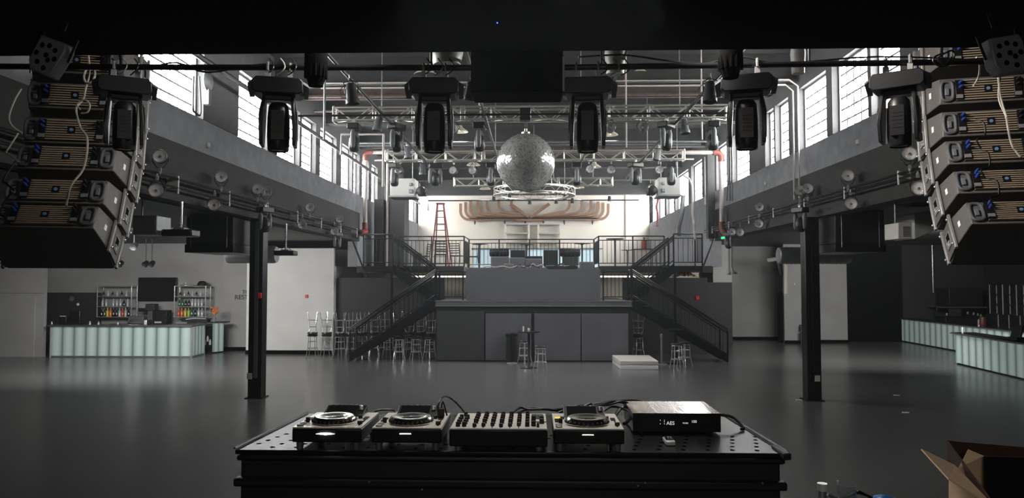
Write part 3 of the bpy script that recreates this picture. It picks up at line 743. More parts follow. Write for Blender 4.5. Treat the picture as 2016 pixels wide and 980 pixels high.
MB().tube(c+Vector((0, 0, rb+.08)), (c.x, c.y, 6.0), .012).tube(c+Vector((.03, 0, rb+.08)), (c.x+.03, c.y, 6.0), .008).build('hanging_cable', 'chrome', t)
MB().bx(c.x-.12, c.x+.1, c.y-.1, c.y+.1, 5.86, 6.12).build('rotator_motor', 'fixture', t, bevel=.01)

# ================================================================== PAR CANS, SPOTS, SMALL MOVING HEADS
def make_par(up):
    t = thing('par_can', 'x', 'stage light'); rr = .105
    MB().lathe([(0, .17), (.05, .17), (.07, .15), (.09, .05), (rr, .03), (rr, -.07), (rr-.006, -.07), (rr-.006, .0)], (0, 0, 0), 20, rot=(-PI/2, 0, 0), cap=False).build('can', 'fixture', t)
    MB().lathe([(rr-.008, -.055), (rr*.82, -.02), (rr*.5, .02), (.02, .04), (0, .04)], (0, 0, 0), 20, rot=(-PI/2, 0, 0), cap=False).build('reflector', 'reflector', t)
    MB().lathe([(0, -.045), (.022, -.045), (.022, .03)], (0, 0, 0), 12, rot=(-PI/2, 0, 0)).build('bulb', 'chrome', t)
    MB().torus((0, -.068, 0), rr, .008, 20, 6, axis='y').build('filter_frame', 'rig', t)
    z = up
    MB().path([(-rr-.01, 0, 0), (-rr-.02, 0, -.06*z), (-.05, 0, -.17*z), (.05, 0, -.17*z), (rr+.02, 0, -.06*z), (rr+.01, 0, 0)], .008, 6).build('yoke', 'fixture', t)
    MB().bx(-.02, .02, -.02, .02, *sorted((-.17*z, -.25*z))).torus((0, 0, -.25*z), .03, .01, 12, 6, axis='x').build('clamp', 'rig', t)
    return t
parU, parD = Proto(make_par(1)), Proto(make_par(-1))
railL = [(316,309,1),(308,376,-1),(436,349,1),(422,404,-1),(507,373,1),(525,378,1),(610,409,1),(595,443,-1),(668,432,1),(658,456,-1)]
railR = [(1790,304,1),(1808,372,-1),(1669,347,1),(1675,402,-1),(1590,372,1),(1575,376,1),(1495,408,1),(1494,441,-1),(1457,458,-1),(1441,457,-1)]
for side, lst, sx in (('left', railL, -1), ('right', railR, 1)):
    nu = nd = 0
    for px, py, up in lst:
        p = at(px, py, x=sx*5.95)
        if up > 0: w = f'chrome par lamp standing above the {side} side rail, {ORD[nu]} from the stage'; nu += 1
        else: w = f'chrome par lamp hanging below the {side} side rail, {ORD[nd]} from the stage'; nd += 1
        (parU if up > 0 else parD).put(p, (R(-4), 0, R(14)*sx*-1), label=w)
    t = thing('side_rail', f'long dark double pipe rail along the {side} side of the hall', 'rail', (sx*6.0, 16, 4.2))
    za, zb2 = (4.30, 4.15) if sx < 0 else (4.34, 4.26)
    MB().tube((sx*6.0, 7, za), (sx*6.0, 26, za), .028, 8).build('upper_pipe', 'black_metal', t)
    MB().tube((sx*6.0, 7, zb2), (sx*6.0, 26, zb2), .022, 8).build('lower_pipe', 'black_metal', t)
    for k in range(9):
        y = 8+2.1*k; MB().bx(*sorted((sx*5.98, sx*6.2)), y-.02, y+.02, zb2-.02, za+.04).tube((sx*5.99, y, za+.05), (sx*5.99, y, zb2-.1), .018, 6).build('wall_bracket', 'alu_w', t)
def make_spot():
    t = thing('theatre_spot', 'x', 'stage light')
    MB().lathe([(0, 0), (.06, 0), (.075, -.04), (.085, -.22), (.1, -.24), (.1, -.30), (.09, -.30), (.08, -.25)], (0, 0, 0), 18).build('can', 'fixture_g', t)
    MB().path([(-.09, 0, -.14), (-.1, 0, .02), (0, 0, .06), (.1, 0, .02), (.09, 0, -.14)], .009, 6).build('yoke', 'fixture', t)
    MB().torus((0, 0, .1), .035, .012, 12, 6, axis='x').bx(-.02, .02, -.02, .02, .04, .08).build('clamp', 'rig', t)
    MB().path([(0, 0, 0), (-.1, 0, -.02), (-.17, 0, -.1), (-.15, 0, -.2), (-.07, 0, -.2)], .006, 6).build('lead', 'cable_b', t)
    return t
spP = Proto(make_spot())
for px, py, Y, w in ((690, 178, 11.0, 'nearest on the left lengthwise pipe'), (1398, 175, 11.0, 'nearest on the right lengthwise pipe'), (747, 240, 15.0, 'at the left lengthwise pipe by the nearest truss'), (1346, 245, 15.0, 'at the right lengthwise pipe by the nearest truss'), (928, 178, 8.5, 'left of the black box'), (802, 298, 20.0, 'near the middle truss left end'), (832, 330, 21.0, 'under the middle truss left part'), (1296, 302, 20.0, 'near the middle truss right end')):
    p = at(px, py, y=Y); s_ = {11.0: 1.05, 15.0: 1.0, 8.5: .7}.get(Y, 1.0)
    spP.put(p+Vector((0, 0, .1)), (R(random.uniform(-12, 12)), R(random.uniform(-10, 10)), R(random.uniform(-60, 60))), label='small grey theatre spot pointing down, '+w, scale=s_)
k = 0
for px, py, Y, w in ((822,252,15.7,'left'),(893,255,15.7,'left, near the large moving light'),(1201,252,15.7,'right, near the large moving light'),(1265,252,15.7,'right'),):
    parD.put(at(px, py, y=Y), (R(-5), 0, 0), label=f'bright par lamp under the nearest truss, {w}')
for i, (px, py) in enumerate(((787,335),(893,336),(931,336),(1160,334),(1203,335),(1297,335),(826,376),(1281,370))):
    Y = 20.9 if i < 6 else 26.0
    parD.put(at(px, py, y=Y), (R(-5), 0, R(random.uniform(-20, 20))), label=('small par lamp under the middle truss, %s from the left' % ORD[i]) if i < 6 else ('par lamp beside the hanging grey unit on the %s' % ('left' if i == 6 else 'right')), scale=1.0)
def make_small_mover():
    t = thing('small_moving_light', 'x', 'stage light')
    b = MB().box((0, 0, -.10), (.32, .22, .12)).build('base', 'fixture', t, bevel=.02)
    MB().box((0, 0, -.01), (.06, .05, .07)).torus((0, 0, .03), .035, .012, 12, 6, axis='x').build('clamp', 'rig', b)
    for s in (-1, 1): MB().lathe([(0, -.09), (.035, -.075), (.05, 0), (.05, .2), (.03, .27), (0, .28)], (s*.12, 0, -.44), 12).build('yoke_arm', 'fixture_g', t)
    h = MB().lathe([(0, -.16), (.07, -.155), (.095, -.12), (.105, 0), (.095, .1), (.05, .16), (0, .17)], (0, 0, -.42), 18).build('lamp_head', 'fixture', t)
    MB().lathe([(0, -.168), (.05, -.163), (.06, -.155)], (0, 0, -.42), 16).build('lens', 'lens', h)
    return t
smP = Proto(make_small_mover())
for i, (px, py, Y, a) in enumerate(((700,246,15.7,90),(783,248,15.7,60),(945,250,15.7,85),(1310,248,15.7,50),(1400,240,15.7,90),(778,322,20.9,80),(858,326,20.9,20),(967,330,20.9,88),(1135,330,20.9,88),(1250,322,20.9,30),(1320,322,20.9,85))):
    lab = f'small black moving light under the {"nearest" if Y < 16 else "middle"} truss, {ORD[i if i < 5 else i-5]} from the left'
    p = at(px, py, y=Y); z = zt(236, 15.6) if Y < 16 else zt(316, 20.8)
    smP.put((p.x, 15.6 if Y < 16 else 20.8, z-.02), (0, 0, R(a)), label=lab, scale=1.12 if Y < 16 else 1.2)
smP.put(at(522, 418, x=-5.8)+Vector((0,0,.15)), (0, 0, R(60)), label='moving light hanging below the left side rail by the column', scale=1.0)
smP.put(at(664, 462, x=-5.95)+Vector((0,0,.1)), (0, 0, R(60)), label='moving light hanging at the far end of the left side rail', scale=.9)
smP.put(at(1575, 418, x=5.8)+Vector((0,0,.15)), (0, 0, R(-60)), label='moving light hanging below the right side rail by the column', scale=1.0)
smP.put(at(1434, 462, x=5.95)+Vector((0,0,.1)), (0, 0, R(-60)), label='moving light hanging at the far end of the right side rail', scale=.9)
# lengthwise and cross pipes
def pipe(pts, r, m, label, cat='pipe'):
    o = MB().path(pts, r, 8).build('ceiling_pipe', m); tag(o, label, cat); return o
pipe([(-3.02, 7.0, 5.92), (-3.02, 24, 5.92)], .032, 'black_metal', 'dark lengthwise pipe under the trusses on the left')
pipe([(3.02, 7.0, 5.92), (3.02, 24, 5.92)], .032, 'black_metal', 'dark lengthwise pipe under the trusses on the right')
pipe([(-.97, 7.5, 5.9), (-.97, 22, 5.9)], .03, 'black_metal', 'dark lengthwise pipe just left of the mirror ball')
pipe([(1.35, 7.5, 5.9), (1.35, 22, 5.9)], .026, 'black_metal', 'dark lengthwise pipe just right of the mirror ball')
pipe([(-5.9, 12, 6.55), (-5.9, 38, 6.55)], .05, 'black_metal', 'long dark pipe running in front of the left windows')
a = at(630, 164, y=17); 
pipe([(a.x, 17, a.z), (5.9, 17, a.z), (6.1, 17, a.z-.15), (6.1, 17, 4.45)], .022, 'pipe_w', 'upper pale conduit crossing under the roof and down the right wall')
pipe([(a.x, 17.1, a.z-.09), (5.85, 17.1, a.z-.09), (6.02, 17.1, a.z-.24), (6.02, 17.1, 4.45)], .022, 'pipe_w', 'lower pale conduit crossing under the roof and down the right wall')
a = at(700, 287, y=22); pipe([(a.x, 22, a.z), (at(1380, 287, y=22).x, 22, a.z)], .03, 'galv', 'grey cross pipe between the nearest and middle trusses')
a = at(585, 228, y=14.5); pipe([(a.x, 14.5, a.z), (at(1470, 228, y=14.5).x, 14.5, a.z)], .022, 'black_metal', 'thin dark cross pipe in front of the nearest truss')
a = at(672, 265, y=18); pipe([(a.x, 18, a.z-.5), (a.x, 18, a.z), (at(755, 265, y=18).x, 18, a.z), (at(755, 265, y=18).x, 18, a.z-1.3)], .035, 'pipe_w', 'pale bent pipe left of the trusses')
a = at(640, 100, y=13); pipe([(a.x, 13, 7.9), (a.x, 13, at(640, 275, y=13).z)], .02, 'galv', 'thin upright rod left of the nearest truss')
for i, px in enumerate((946, 1233, 1382)):
    a = at(px, 270, y=16.5); pipe([(a.x, 16.5, 7.9), (a.x, 16.5, at(px, 290 if i < 2 else 275, y=16.5).z)], .018, 'pipe_w', f'pale drop rod behind the nearest truss, {ORD[i]} from the left')
for k, (y, z, m) in enumerate(((12.3, 7.0, 'pipe_w'), (14.4, 7.25, 'ceil_brown'), (20.2, 7.3, 'ceil_brown'), (24.2, 7.15, 'galv'), (28.0, 7.2, 'pipe_w'))):
    pipe([(-6.1, y, z), (6.1, y, z)], .035, m, f'long cross pipe under the roof, {ORD[k]} from the stage')
a = at(843, 395, y=36.5); b = at(1258, 391, y=36.5)
pipe([(a.x, 36.5, a.z-.5), (a.x, 36.5, a.z), (b.x, 36.5, a.z)], .03, 'black_metal', 'thin dark pipe across the far white wall above the wood sculpture')
for k, (px, py) in enumerate(((972, 392), (1003, 390), (1043, 398), (1095, 397), (1112, 390), (1127, 396), (1200, 392))):
    p = at(px, py, y=36.4)
    t = thing('track_spot', f'tiny black spotlight under the far dark pipe, {ORD[k]} from the left', 'spotlight', p)
    MB().lathe([(0, .16), (.07, .15), (.1, -.1), (.08, -.1)], p, 12).build('can', 'fixture', t)
    MB().tube(p+Vector((0, 0, .15)), (p.x, 36.5, at(843, 395, y=36.5).z), .015).build('arm', 'fixture', t)
# rust coloured stand pipes
for side, px, Y, ztop, w in (('right', 1421, None, 6.95, 'right'), ('left', 719, None, 6.9, 'left')):
    sx = 1 if side == 'right' else -1
    b = at(px, 400, x=sx*6.0); z0 = at(px, 452, x=sx*6.0).z; z1 = at(px, 302, x=sx*6.0).z
    t = thing('stand_pipe', f'thick upright pipe with rust red elbows near the {w} landing', 'pipe', (b.x, b.y, z0))
    MB().tube((b.x, b.y, z0+.1), (b.x, b.y, z1-.1), .075, 12).build('riser', 'pipe_w', t)
    MB().path([(b.x, b.y, z1-.25), (b.x, b.y, z1-.05), (b.x-sx*.08, b.y, z1+.03), (b.x-sx*.25, b.y, z1+.05)], .1, 12).build('top_elbow', 'rust', t)
    MB().path([(b.x, b.y, z0+.25), (b.x, b.y, z0), (b.x+sx*.08, b.y-.05, z0-.12)], .1, 12).build('bottom_elbow', 'rust', t)
    MB().tube((b.x-sx*.25, b.y, z1+.05), (b.x-sx*1.3, b.y, z1+.05), .07, 10).build('branch', 'pipe_w', t)
    if sx < 0: MB().path([(b.x, b.y, z0-.02), (b.x+.05, b.y-.1, z0-.1), (b.x-.1, b.y-.3, z0-.12)], .1, 10).build('valve', 'red', t)
# tall dark chase on the left wall, right wall posts and loose cables
t = thing('wall_chase', 'tall dark panelled chase standing on the left of the mezzanine', 'panel', (-5.2, 27.5, ZM))
x0, x1 = at(757, 400, y=27.5).x, at(796, 400, y=27.5).x
MB().bx(x0, x1, 27.5, 28.6, ZM, zt(360, 27.5)).build('main_panel', 'wall_dark', t, bevel=.01)
MB().bx(x0-.35, x0, 27.3, 27.6, ZM, zt(392, 27.5)).build('side_panel', 'black', t, bevel=.01)
MB().tube((x0+.12, 27.42, ZM), (x0+.12, 27.42, 7.6), .045, 8).build('downpipe', 'pipe_w', t)
t = thing('wall_pier', 'dark upright pier between windows on the right wall by the mezzanine', 'pier', (5.95, 26.2, ZM))
MB().bx(at(1394,400,y=24.8).x, at(1402,400,y=24.8).x+.1, 24.8, 25.1, 4.0, 7.6).build('pier_shaft', 'wall_dark', t)
MB().path([at(1345,345,y=24.7), at(1357,352,y=24.7), at(1362,365,y=24.7), at(1363,420,y=24.7), at(1366,440,y=24.7), at(1368,470,y=24.7)], .035, 8).build('flex_conduit', 'pipe_w', t)
for k, (x0, x1, y0, y1) in enumerate(((1338,1346,400,470),)):
    cable('hanging_hose', [at(x0+8, y0-15, y=30), at(x0+4, y0+20, y=30), at(x0-2, y0+45, y=30), at(x0-3, y1-5, y=30)], .1, 'galv', 'grey sleeve hanging in front of the far right windows', 'hose')
cable('cable', [at(1298,390,y=31), at(1293,405,y=31), at(1295,425,y=31), at(1294,446,y=31)], .05, 'rust', 'thin reddish cord hanging by the far right windows')
for k, px in enumerate((1432, 1437, 1441)):
    cable('cable', [at(px, 290, x=6.05), at(px+1, 340, x=6.05), at(px-1+k, 395, x=6.05)], .014, 'cable_b', f'dark cord over the right window beside the stand pipe, {ORD[k]} from the left')
cable('cable', [at(381,150,x=-6.1), at(380,210,x=-6.1), at(384,221,x=-6.1), at(395,222,x=-6.1), at(392,150,x=-6.1)], .02, 'cable_b', 'dark cable loop on the left wall beside the first window')
t = thing('wall_fan', 'round grey vent on the left wall between the tall windows', 'vent', at(406, 160, x=-6.2))
p = at(406, 160, x=-6.2)
MB().lathe([(.16, 0), (.2, .04), (.16, .07), (.05, .09), (0, .09)], p, 20, rot=(0, PI/2, 0)).build('cover', 'galv', t)
MB().box(p+Vector((.03, 0, -.3)), (.1, .12, .3)).build('control_box', 'fixture_g', t)
# emergency light on right wall
p = at(1396, 392, x=6.1)
o = MB().box(p, (.16, .75, .28)).build('wall_unit', 'alu_w', bevel=.02); tag(o, 'small white box below the right windows near the stand pipe', 'wall box')
# ceiling dome lamps
def make_dome():
    t = thing('high_bay_lamp', 'x', 'ceiling lamp')
    MB().lathe([(.03, .28), (.06, .22), (.1, .12), (.27, 0), (.29, -.03), (.27, -.03), (.24, .01), (.09, .1)], (0, 0, 0), 24, cap=False).build('reflector_shade', 'ring_w', t)
    MB().lathe([(0, -.04), (.05, -.03), (.06, .04), (.03, .1), (0, .1)], (0, 0, 0), 12).build('bulb', 'ring_w', t)
    MB().tube((0, 0, .28), (0, 0, .8), .015).build('stem', 'galv', t)
    return t
dP = Proto(make_dome())
for i, (px, py, Y) in enumerate(((838, 145, 17.6), (1258, 143, 17.8), (905, 258, 24.5), (1200, 264, 24.5), (932, 324, 30.5), (1170, 328, 30.5), (955, 371, 36.8), (1140, 369, 36.8))):
    p = at(px, py, y=Y)
    dP.put(p, label=f'pale round high bay lamp in the {"left" if i % 2 == 0 else "right"} ceiling row, {ORD[i//2]} from the stage', scale=1.0)
# suspended heater boxes
def heater(x0, x1, y0, y1, Y, w, sx):
    a = at(x0, y0, y=Y); b = at(x1, y1, y=Y)
    t = thing('unit_heater', f'pale grey hanging unit on the {w} side near the mezzanine', 'heater', ((a.x+b.x)/2, Y, b.z))
    mb = MB(); mb.prism([(a.x, Y, a.z), (b.x, Y, a.z), (b.x+.08*-sx*0, Y, b.z+.04), (a.x, Y, b.z+.04)], (0, .8, 0)); mb.build('casing', 'galv_lt', t, bevel=.02)
    MB().bx(a.x-.03, b.x+.03, Y-.05, Y+.85, b.z, b.z+.05).build('bottom_lip', 'galv', t)
    ex = b.x+.2 if sx < 0 else a.x-.2
    MB().lathe([(.13, 0), (.16, .04), (.13, .08), (.05, .1), (0, .1)], (ex, Y+.1, (a.z+b.z)/2-.1), 20, rot=(PI/2, 0, 0)).build('fan', 'fixture', t)
    MB().box((ex, Y+.35, (a.z+b.z)/2-.1), (.26, .3, .26)).build('motor_box', 'black_metal', t, bevel=.02)
    hx = b.x-.12 if sx < 0 else a.x+.14
    MB().box((hx, Y-.02, a.z-.2), (.09, .05, .1)).build('pipe_port', 'galv', t, bevel=.01); MB().box((hx, Y-.02, a.z-.42), (.12, .05, .12)).build('pipe_port', 'galv', t, bevel=.01)
    for x in (a.x+.08, b.x-.08): MB().tube((x, Y+.1, a.z), (x, Y+.1, 7.95), .012).build('hanging_rod', 'galv', t)
heater(768, 816, 351, 388, 23.5, 'left', -1); heater(1297, 1340, 349, 386, 23.5, 'right', 1)

# ================================================================== AISLE CEILING GEAR
def projector(px0, px1, py0, py1, ytop, Y, label):
    a = at(px0, py0, y=Y); b = at(px1, py1, y=Y); cx = (a.x+b.x)/2
    t = thing('projector', label, 'projector', (cx, Y, b.z))
    MB().bx(a.x, b.x, Y-.17, Y+.17, b.z, a.z-.02).build('body', 'fixture', t, bevel=.02)
    MB().tube((cx, Y, a.z-.02), (cx, Y, 3.96), .022, 10).build('pole', 'chrome', t)
    MB().bx(cx-.09, cx+.09, Y-.09, Y+.09, a.z-.025, a.z+.01).path([(cx-.16, Y, a.z-.02), (cx-.05, Y, a.z+.06), (cx+.05, Y, a.z+.06), (cx+.16, Y, a.z-.02)], .008, 6).build('mount_plate', 'rig', t)
    MB().lathe([(.045, 0), (.05, .04), (.03, .04), (0, .03)], (b.x-.08, Y-.17, (a.z+b.z)/2), 14, rot=(PI/2, 0, 0)).build('lens', 'lens', t)
projector(327, 386, 450, 466, 380, 12.6, 'nearer black projector on a chrome pole under the left aisle ceiling')
projector(543, 582, 492, 503, 432, 17.5, 'farther black projector on a pole near the left column')
def hang_box(px0, px1, py1, Y, ztop, label, name='air_handler', m='black', lip=True):
    a = at(px0, 480, y=Y); b = at(px1, py1, y=Y)
    t = thing(name, label, 'air unit', ((a.x+b.x)/2, Y, b.z))
    MB().bx(a.x, b.x, Y, Y+1.6, b.z+.18, ztop).build('casing', m, t, bevel=.015)
    MB().bx(a.x-.02, b.x+.02, Y-.02, Y+1.62, b.z, b.z+.18).build('lower_tray', 'black_metal', t, bevel=.01)
    for x in (a.x+.12, b.x-.12): MB().tube((x, Y-.03, b.z+.1), (x, Y-.03, ztop), .01, 6).build('hanger', 'galv', t)
hang_box(366, 458, 497, 15.6, 3.96, 'black suspended air unit under the left aisle ceiling')
hang_box(1645, 1742, 496, 15.6, 4.06, 'black suspended air unit under the right aisle ceiling')
for px0, px1, py, Y, w, ct in ((448, 545, 501, 19.5, 'left', 3.97), (1532, 1672, 503, 20.5, 'right', 4.07)):
    a = at(px0, py, y=Y); b = at(px1, py, y=Y)
    t = thing('round_duct', f'grey round air duct under the {w} aisle ceiling', 'duct', ((a.x+b.x)/2, Y, a.z))
    MB().lathe([(.21, 0), (.23, .02)] + [(.23+.008*(k % 2), .05+(b.x-a.x-.1)*k/30) for k in range(31)] + [(.21, b.x-a.x)], (a.x, Y, a.z), 24, axis='x').build('duct_tube', 'galv', t)
    MB().tube(((a.x+b.x)/2, Y, a.z+.2), ((a.x+b.x)/2, Y, ct), .02).build('strap', 'galv', t)
    MB().path([(a.x+.1 if w == 'left' else b.x-.1, Y+.1, a.z), (a.x+.1 if w == 'left' else b.x-.1, Y+.5, a.z+.2), (a.x if w == 'left' else b.x, Y+1.2, ct-.1)], .2, 16).build('elbow', 'galv', t)
for px0, px1, py0, py1, Y, w, m in ((262, 308, 424, 462, 12.4, 'left', 'galv'), (1768, 1796, 438, 470, 13.0, 'right', 'alu_w')):
    a = at(px0, py0, y=Y); b = at(px1, py1, y=Y)
    t = thing('louvre_unit', f'small grey louvred unit under the {w} aisle ceiling near the array', 'air unit', ((a.x+b.x)/2, Y, b.z))
    MB().bx(a.x, b.x, Y, Y+.5, b.z, a.z).build('casing', m, t, bevel=.01)
    mb = MB()
    for k in range(8): mb.bx(a.x+(b.x-a.x)*.35, b.x-.03, Y-.012, Y, b.z+.04+(a.z-b.z-.1)*k/8, b.z+.055+(a.z-b.z-.1)*k/8)
    mb.build('louvres', 'fixture_g', t)
    MB().tube((a.x+.05, Y+.2, a.z), (a.x+.05, Y+.2, 4.0), .015).build('hanger', 'galv', t)
a = at(1800, 420, y=14.5); b = at(1860, 470, y=14.5)
o = MB().prism([(a.x, 14.5, a.z), (b.x, 14.5, a.z+.1), (b.x, 14.5, b.z+.25), (a.x, 14.5, b.z)], (0, .8, 0)).build('air_duct', 'galv_lt', bevel=.01); tag(o, 'pale angled air duct behind the right line array', 'duct')
# bright panel and green beam beyond the left array
a = at(-30, 186, y=10); b = at(42, 238, y=10)
t = thing('wall_lightbox', 'pale tilted panel behind the top of the left line array', 'panel', ((a.x+b.x)/2, 10, b.z))  # plain pale panel without a lamp
MB().prism([(a.x, 10, a.z), (b.x-.12, 10, a.z-.06), (b.x, 10, b.z+.02), (a.x, 10, b.z+.1)], (0, .03, 0)).build('panel', 'silver', t)
MB().path([(a.x, 9.99, a.z), (b.x-.12, 9.99, a.z-.06), (b.x, 9.99, b.z+.02), (a.x, 9.99, b.z+.1)], .02, 6, closed=True).build('frame', 'galv', t)
t = thing('steel_beam', 'green painted angled steel beam at the top left behind the array', 'beam', at(30, 150, y=9))
MB().prism([at(-60, 128, y=9), at(60, 128, y=9), at(74, 137, y=9), at(-60, 137, y=9)], (0, .1, 0)).build('top_flange', 'green', t)
MB().prism([at(-60, 118, y=9), at(70, 150, y=9), at(78, 172, y=9), at(-60, 128, y=9)], (0, .1, 0)).build('web', 'green', t)
# clips along fascia
for i, (px, py, sx) in enumerate(((410, 286, -1), (1507, 361, 1), (1688, 280, 1), (1412+270, 270, 1))[:3]):
    p = at(px, py, x=sx*6.16)
    o = MB().lathe([(.02, .05), (.035, .03), (.035, -.03), (0, -.06)], p, 10).build('sprinkler_head', 'alu_w'); tag(o, f'small pale sprinkler head on the {"left" if sx < 0 else "right"} wall beam' + ('' if sx < 0 else (', farther from the stage' if i == 1 else ', nearer the stage')), 'sprinkler')
# ================================================================== DJ TABLE
ZD = 1.80
fl = at(462, 885, y=3.47); fr_ = at(1546, 888, y=3.47)
bl_ = at(615, 808, z=ZD); br_ = at(1424, 815, z=ZD)
t = thing('dj_table', 'wide black table with perforated top carrying the players and mixer', 'table', (0, 4.0, 1.0))
MB().prism([(fl.x, 3.47, ZD), (fr_.x, 3.47, ZD), (br_.x, 4.42, ZD), (bl_.x, 4.42, ZD)], (0, 0, -.022)).build('tabletop', 'black_metal', t, bevel=.006)
hm = MB()
for r_ in range(5):
    y = 3.53+.075*r_
    for k in range(-13, 14):
        x = .115*k+(-.1+.02*r_)
        if fl.x+.05+.05*r_*0 < x < fr_.x-.03: hm.lathe([(.012, 0), (0, 0)], (x, y, ZD+.0012), 10)
hm.build('perforations', 'blackest', t, smooth=False)
MB().bx(fl.x+.025, fr_.x-.02, 3.48, 4.35, 1.02, ZD-.03).build('cabinet_body', 'black', t, bevel=.01)
MB().bx(fl.x+.01, fr_.x, 3.46, 3.52, ZD-.05, ZD-.024).build('front_lip', 'black', t, bevel=.012)
MB().bx(fl.x+.005, fr_.x, 3.44, 3.5, ZD-.165, ZD-.125).build('moulding_strip', 'black', t, bevel=.01); MB().bx(fl.x+.005, fr_.x, 3.44, 3.5, ZD-.27, ZD-.235).build('moulding_strip', 'black', t, bevel=.01)
MB().tube((fr_.x+.01, 3.47, ZD+.008), (br_.x, 4.42, ZD+.008), .006, 8).build('edge_strip', 'galv', t)
MB().tube((fl.x, 3.47, ZD+.008), (bl_.x, 4.42, ZD+.008), .006, 8).build('edge_strip', 'galv', t)
for px, py in ((727, 948), (831, 963), (1270, 950), (1256, 956), (1501, 951)):
    p = at(px, py, y=3.43); MB().lathe([(.006, 0), (.004, .004), (0, .004)], (p.x, 3.50 if False else 3.43, p.z), 8, rot=(PI/2, 0, 0)).build('screw', 'chrome', t)
MB().bx(at(1540,890,y=3.5).x-.02, fr_.x+.012, 3.42, 3.6, ZD-.02, ZD+.012).build('corner_bracket', 'black', t, bevel=.006)

def make_player():
    t = thing('media_player', 'x', 'media player')            # origin: front centre bottom, body runs +y
    W, D = .165, .40; H = .103
    b = MB(); b.bx(-W, W, 0, D, .035, H-.004); b.build('body', 'cdj_body', t, world=False, bevel=.006)
    MB().prism([(-W+.002, .004, H-.004), (W-.002, .004, H-.004), (W-.002, D-.002, H-.004), (-W+.002, D-.002, H-.004)], (0, 0, .006)).build('faceplate', 'cdj_face', t, world=False)
    for x in (-W+.03, W-.03):
        for y in (.03, D-.03): MB().lathe([(.016, 0), (.018, .035)], (x, y, 0), 12).build('foot', 'galv', t, world=False)
    # jog wheel
    jg = MB(); cy = .135
    jg.lathe([(0, .0), (.104, .0), (.108, .010), (.100, .026), (.092, .034), (.060, .0345), (.046, .030)], (0, cy, H), 48); 
    j = jg.build('jog_wheel', 'jog', t, world=False)
    dm = MB()
    for k in range(28):
        a = 2*PI*k/28; dm.lathe([(0, .006), (.007, .004), (.009, 0)], (.103*math.cos(a), cy+.103*math.sin(a), H+.016), 8, rot=(0, R(62), a) if False else (0, PI/2*.7, a))
    dm.build('grip_dimples', 'knob', j, world=False)
    MB().lathe([(.046, .030), (.042, .0315), (0, .0315)], (0, cy, H), 32).build('jog_display', 'screen', j, world=False)
    # tilted screen
    sc_ = MB(); sc_.prism([(-.105, .27, H), (-.105, .395, H+.042), (-.105, .40, H+.0), ], (.21, 0, 0)); s1 = sc_.build('screen_hood', 'cdj_body', t, world=False, bevel=.004)
    a = Vector((0, .27, H+.002)); b2 = Vector((0, .395, H+.044)); u = (b2-a).normalized(); nn = Vector((0, -u.z, u.y))
    q = [Vector((x, 0, 0))+a+u*l+nn*.001 for x, l in ((-.088, .014), (.062, .014), (.062, .118), (-.088, .118))]
    MB().prism(q, nn*.002).build('display', 'screen', s1, world=False)
    kn = Vector((.083, 0, 0))+a+u*.08
    MB().lathe([(.011, 0), (.011, .018), (.009, .02), (0, .02)], kn, 16).build('browse_knob', 'chrome', s1, world=False)
    for k in range(5):
        c = Vector((-.07+.03*k, 0, 0))+a+u*.124+nn*.002; MB().box(c, (.016, .006, .004)).build('screen_button', 'galv', s1, world=False)
    # buttons and faders
    for k in range(2): MB().lathe([(.016, 0), (.016, .006), (.012, .008), (0, .008)], (-.138, .04+.045*k, H+.002), 20).build('play_button' if k == 0 else 'cue_button', 'galv', t, world=False)
    for k in range(4): MB().box((-.142, .16+.022*k, H+.004), (.024, .010, .006)).build('loop_button', 'knob', t, world=False)
    for k in range(3): MB().box((-.115, .245+.02*k, H+.004), (.02, .009, .006)).build('hot_cue_button', 'knob', t, world=False)
    MB().lathe([(.010, 0), (.010, .024), (.008, .026), (0, .026)], (-.128, .125, H+.002), 14).build('jog_mode_knob', 'knob', t, world=False)
    MB().box((.140, .12, H+.003), (.007, .13, .003)).build('tempo_slot', 'blackest', t, world=False)
    MB().box((.140, .075, H+.012), (.024, .014, .016)).build('tempo_fader', 'knob', t, world=False, bevel=.003)
    for k in range(3): MB().box((.135, .21+.022*k, H+.004), (.022, .011, .006)).build('tempo_button', 'knob', t, world=False)
    MB().lathe([(.011, 0), (.010, .016), (0, .016)], (.105, .235, H+.002), 14).build('vinyl_speed_knob', 'knob', t, world=False)
    MB().box((-.005, -.001, .078), (.052, .004, .002)).build('front_light', 'led_white', t, world=False)
    MB().box((.09, .004, .018), (.006, .006, .03)).build('stand_strip', 'galv', t, world=False)
    return t
pl = Proto(make_player())
def px_place(px0, px1, ytop, Y):
    a = at(px0, ytop, y=Y); b = at(px1, ytop, y=Y); return (a.x+b.x)/2
H_ = .103
YF = 3.47
for px0, px1, lab in ((571, 713, 'silver and black player at the left end of the table'), (728, 871, 'silver and black player beside the left of the mixer'), (1089, 1231, 'silver and black player right of the mixer with an amber button')):
    o = pl.put((px_place(px0, px1, 844, YF), YF+.01, ZD), (0, 0, 0), label=lab)
    o['group'] = 'media players on the table'
    if px0 == 1089:
        MB().box((-.138, .25, H_+.006), (.026, .018, .006)).build('amber_button', 'led_amber', o, world=False)
# make the left player's front light brighter and wider
MB().lathe([(0, -.045), (.0035, -.015), (.0048, 0), (.0035, .015), (0, .045)], (px_place(571,713,844,YF)-.005, YF+.005, ZD+.076), 10, axis='x').build('front_glow', 'led_white', [o for o in COL.objects if o.name.startswith('media_player')][0])
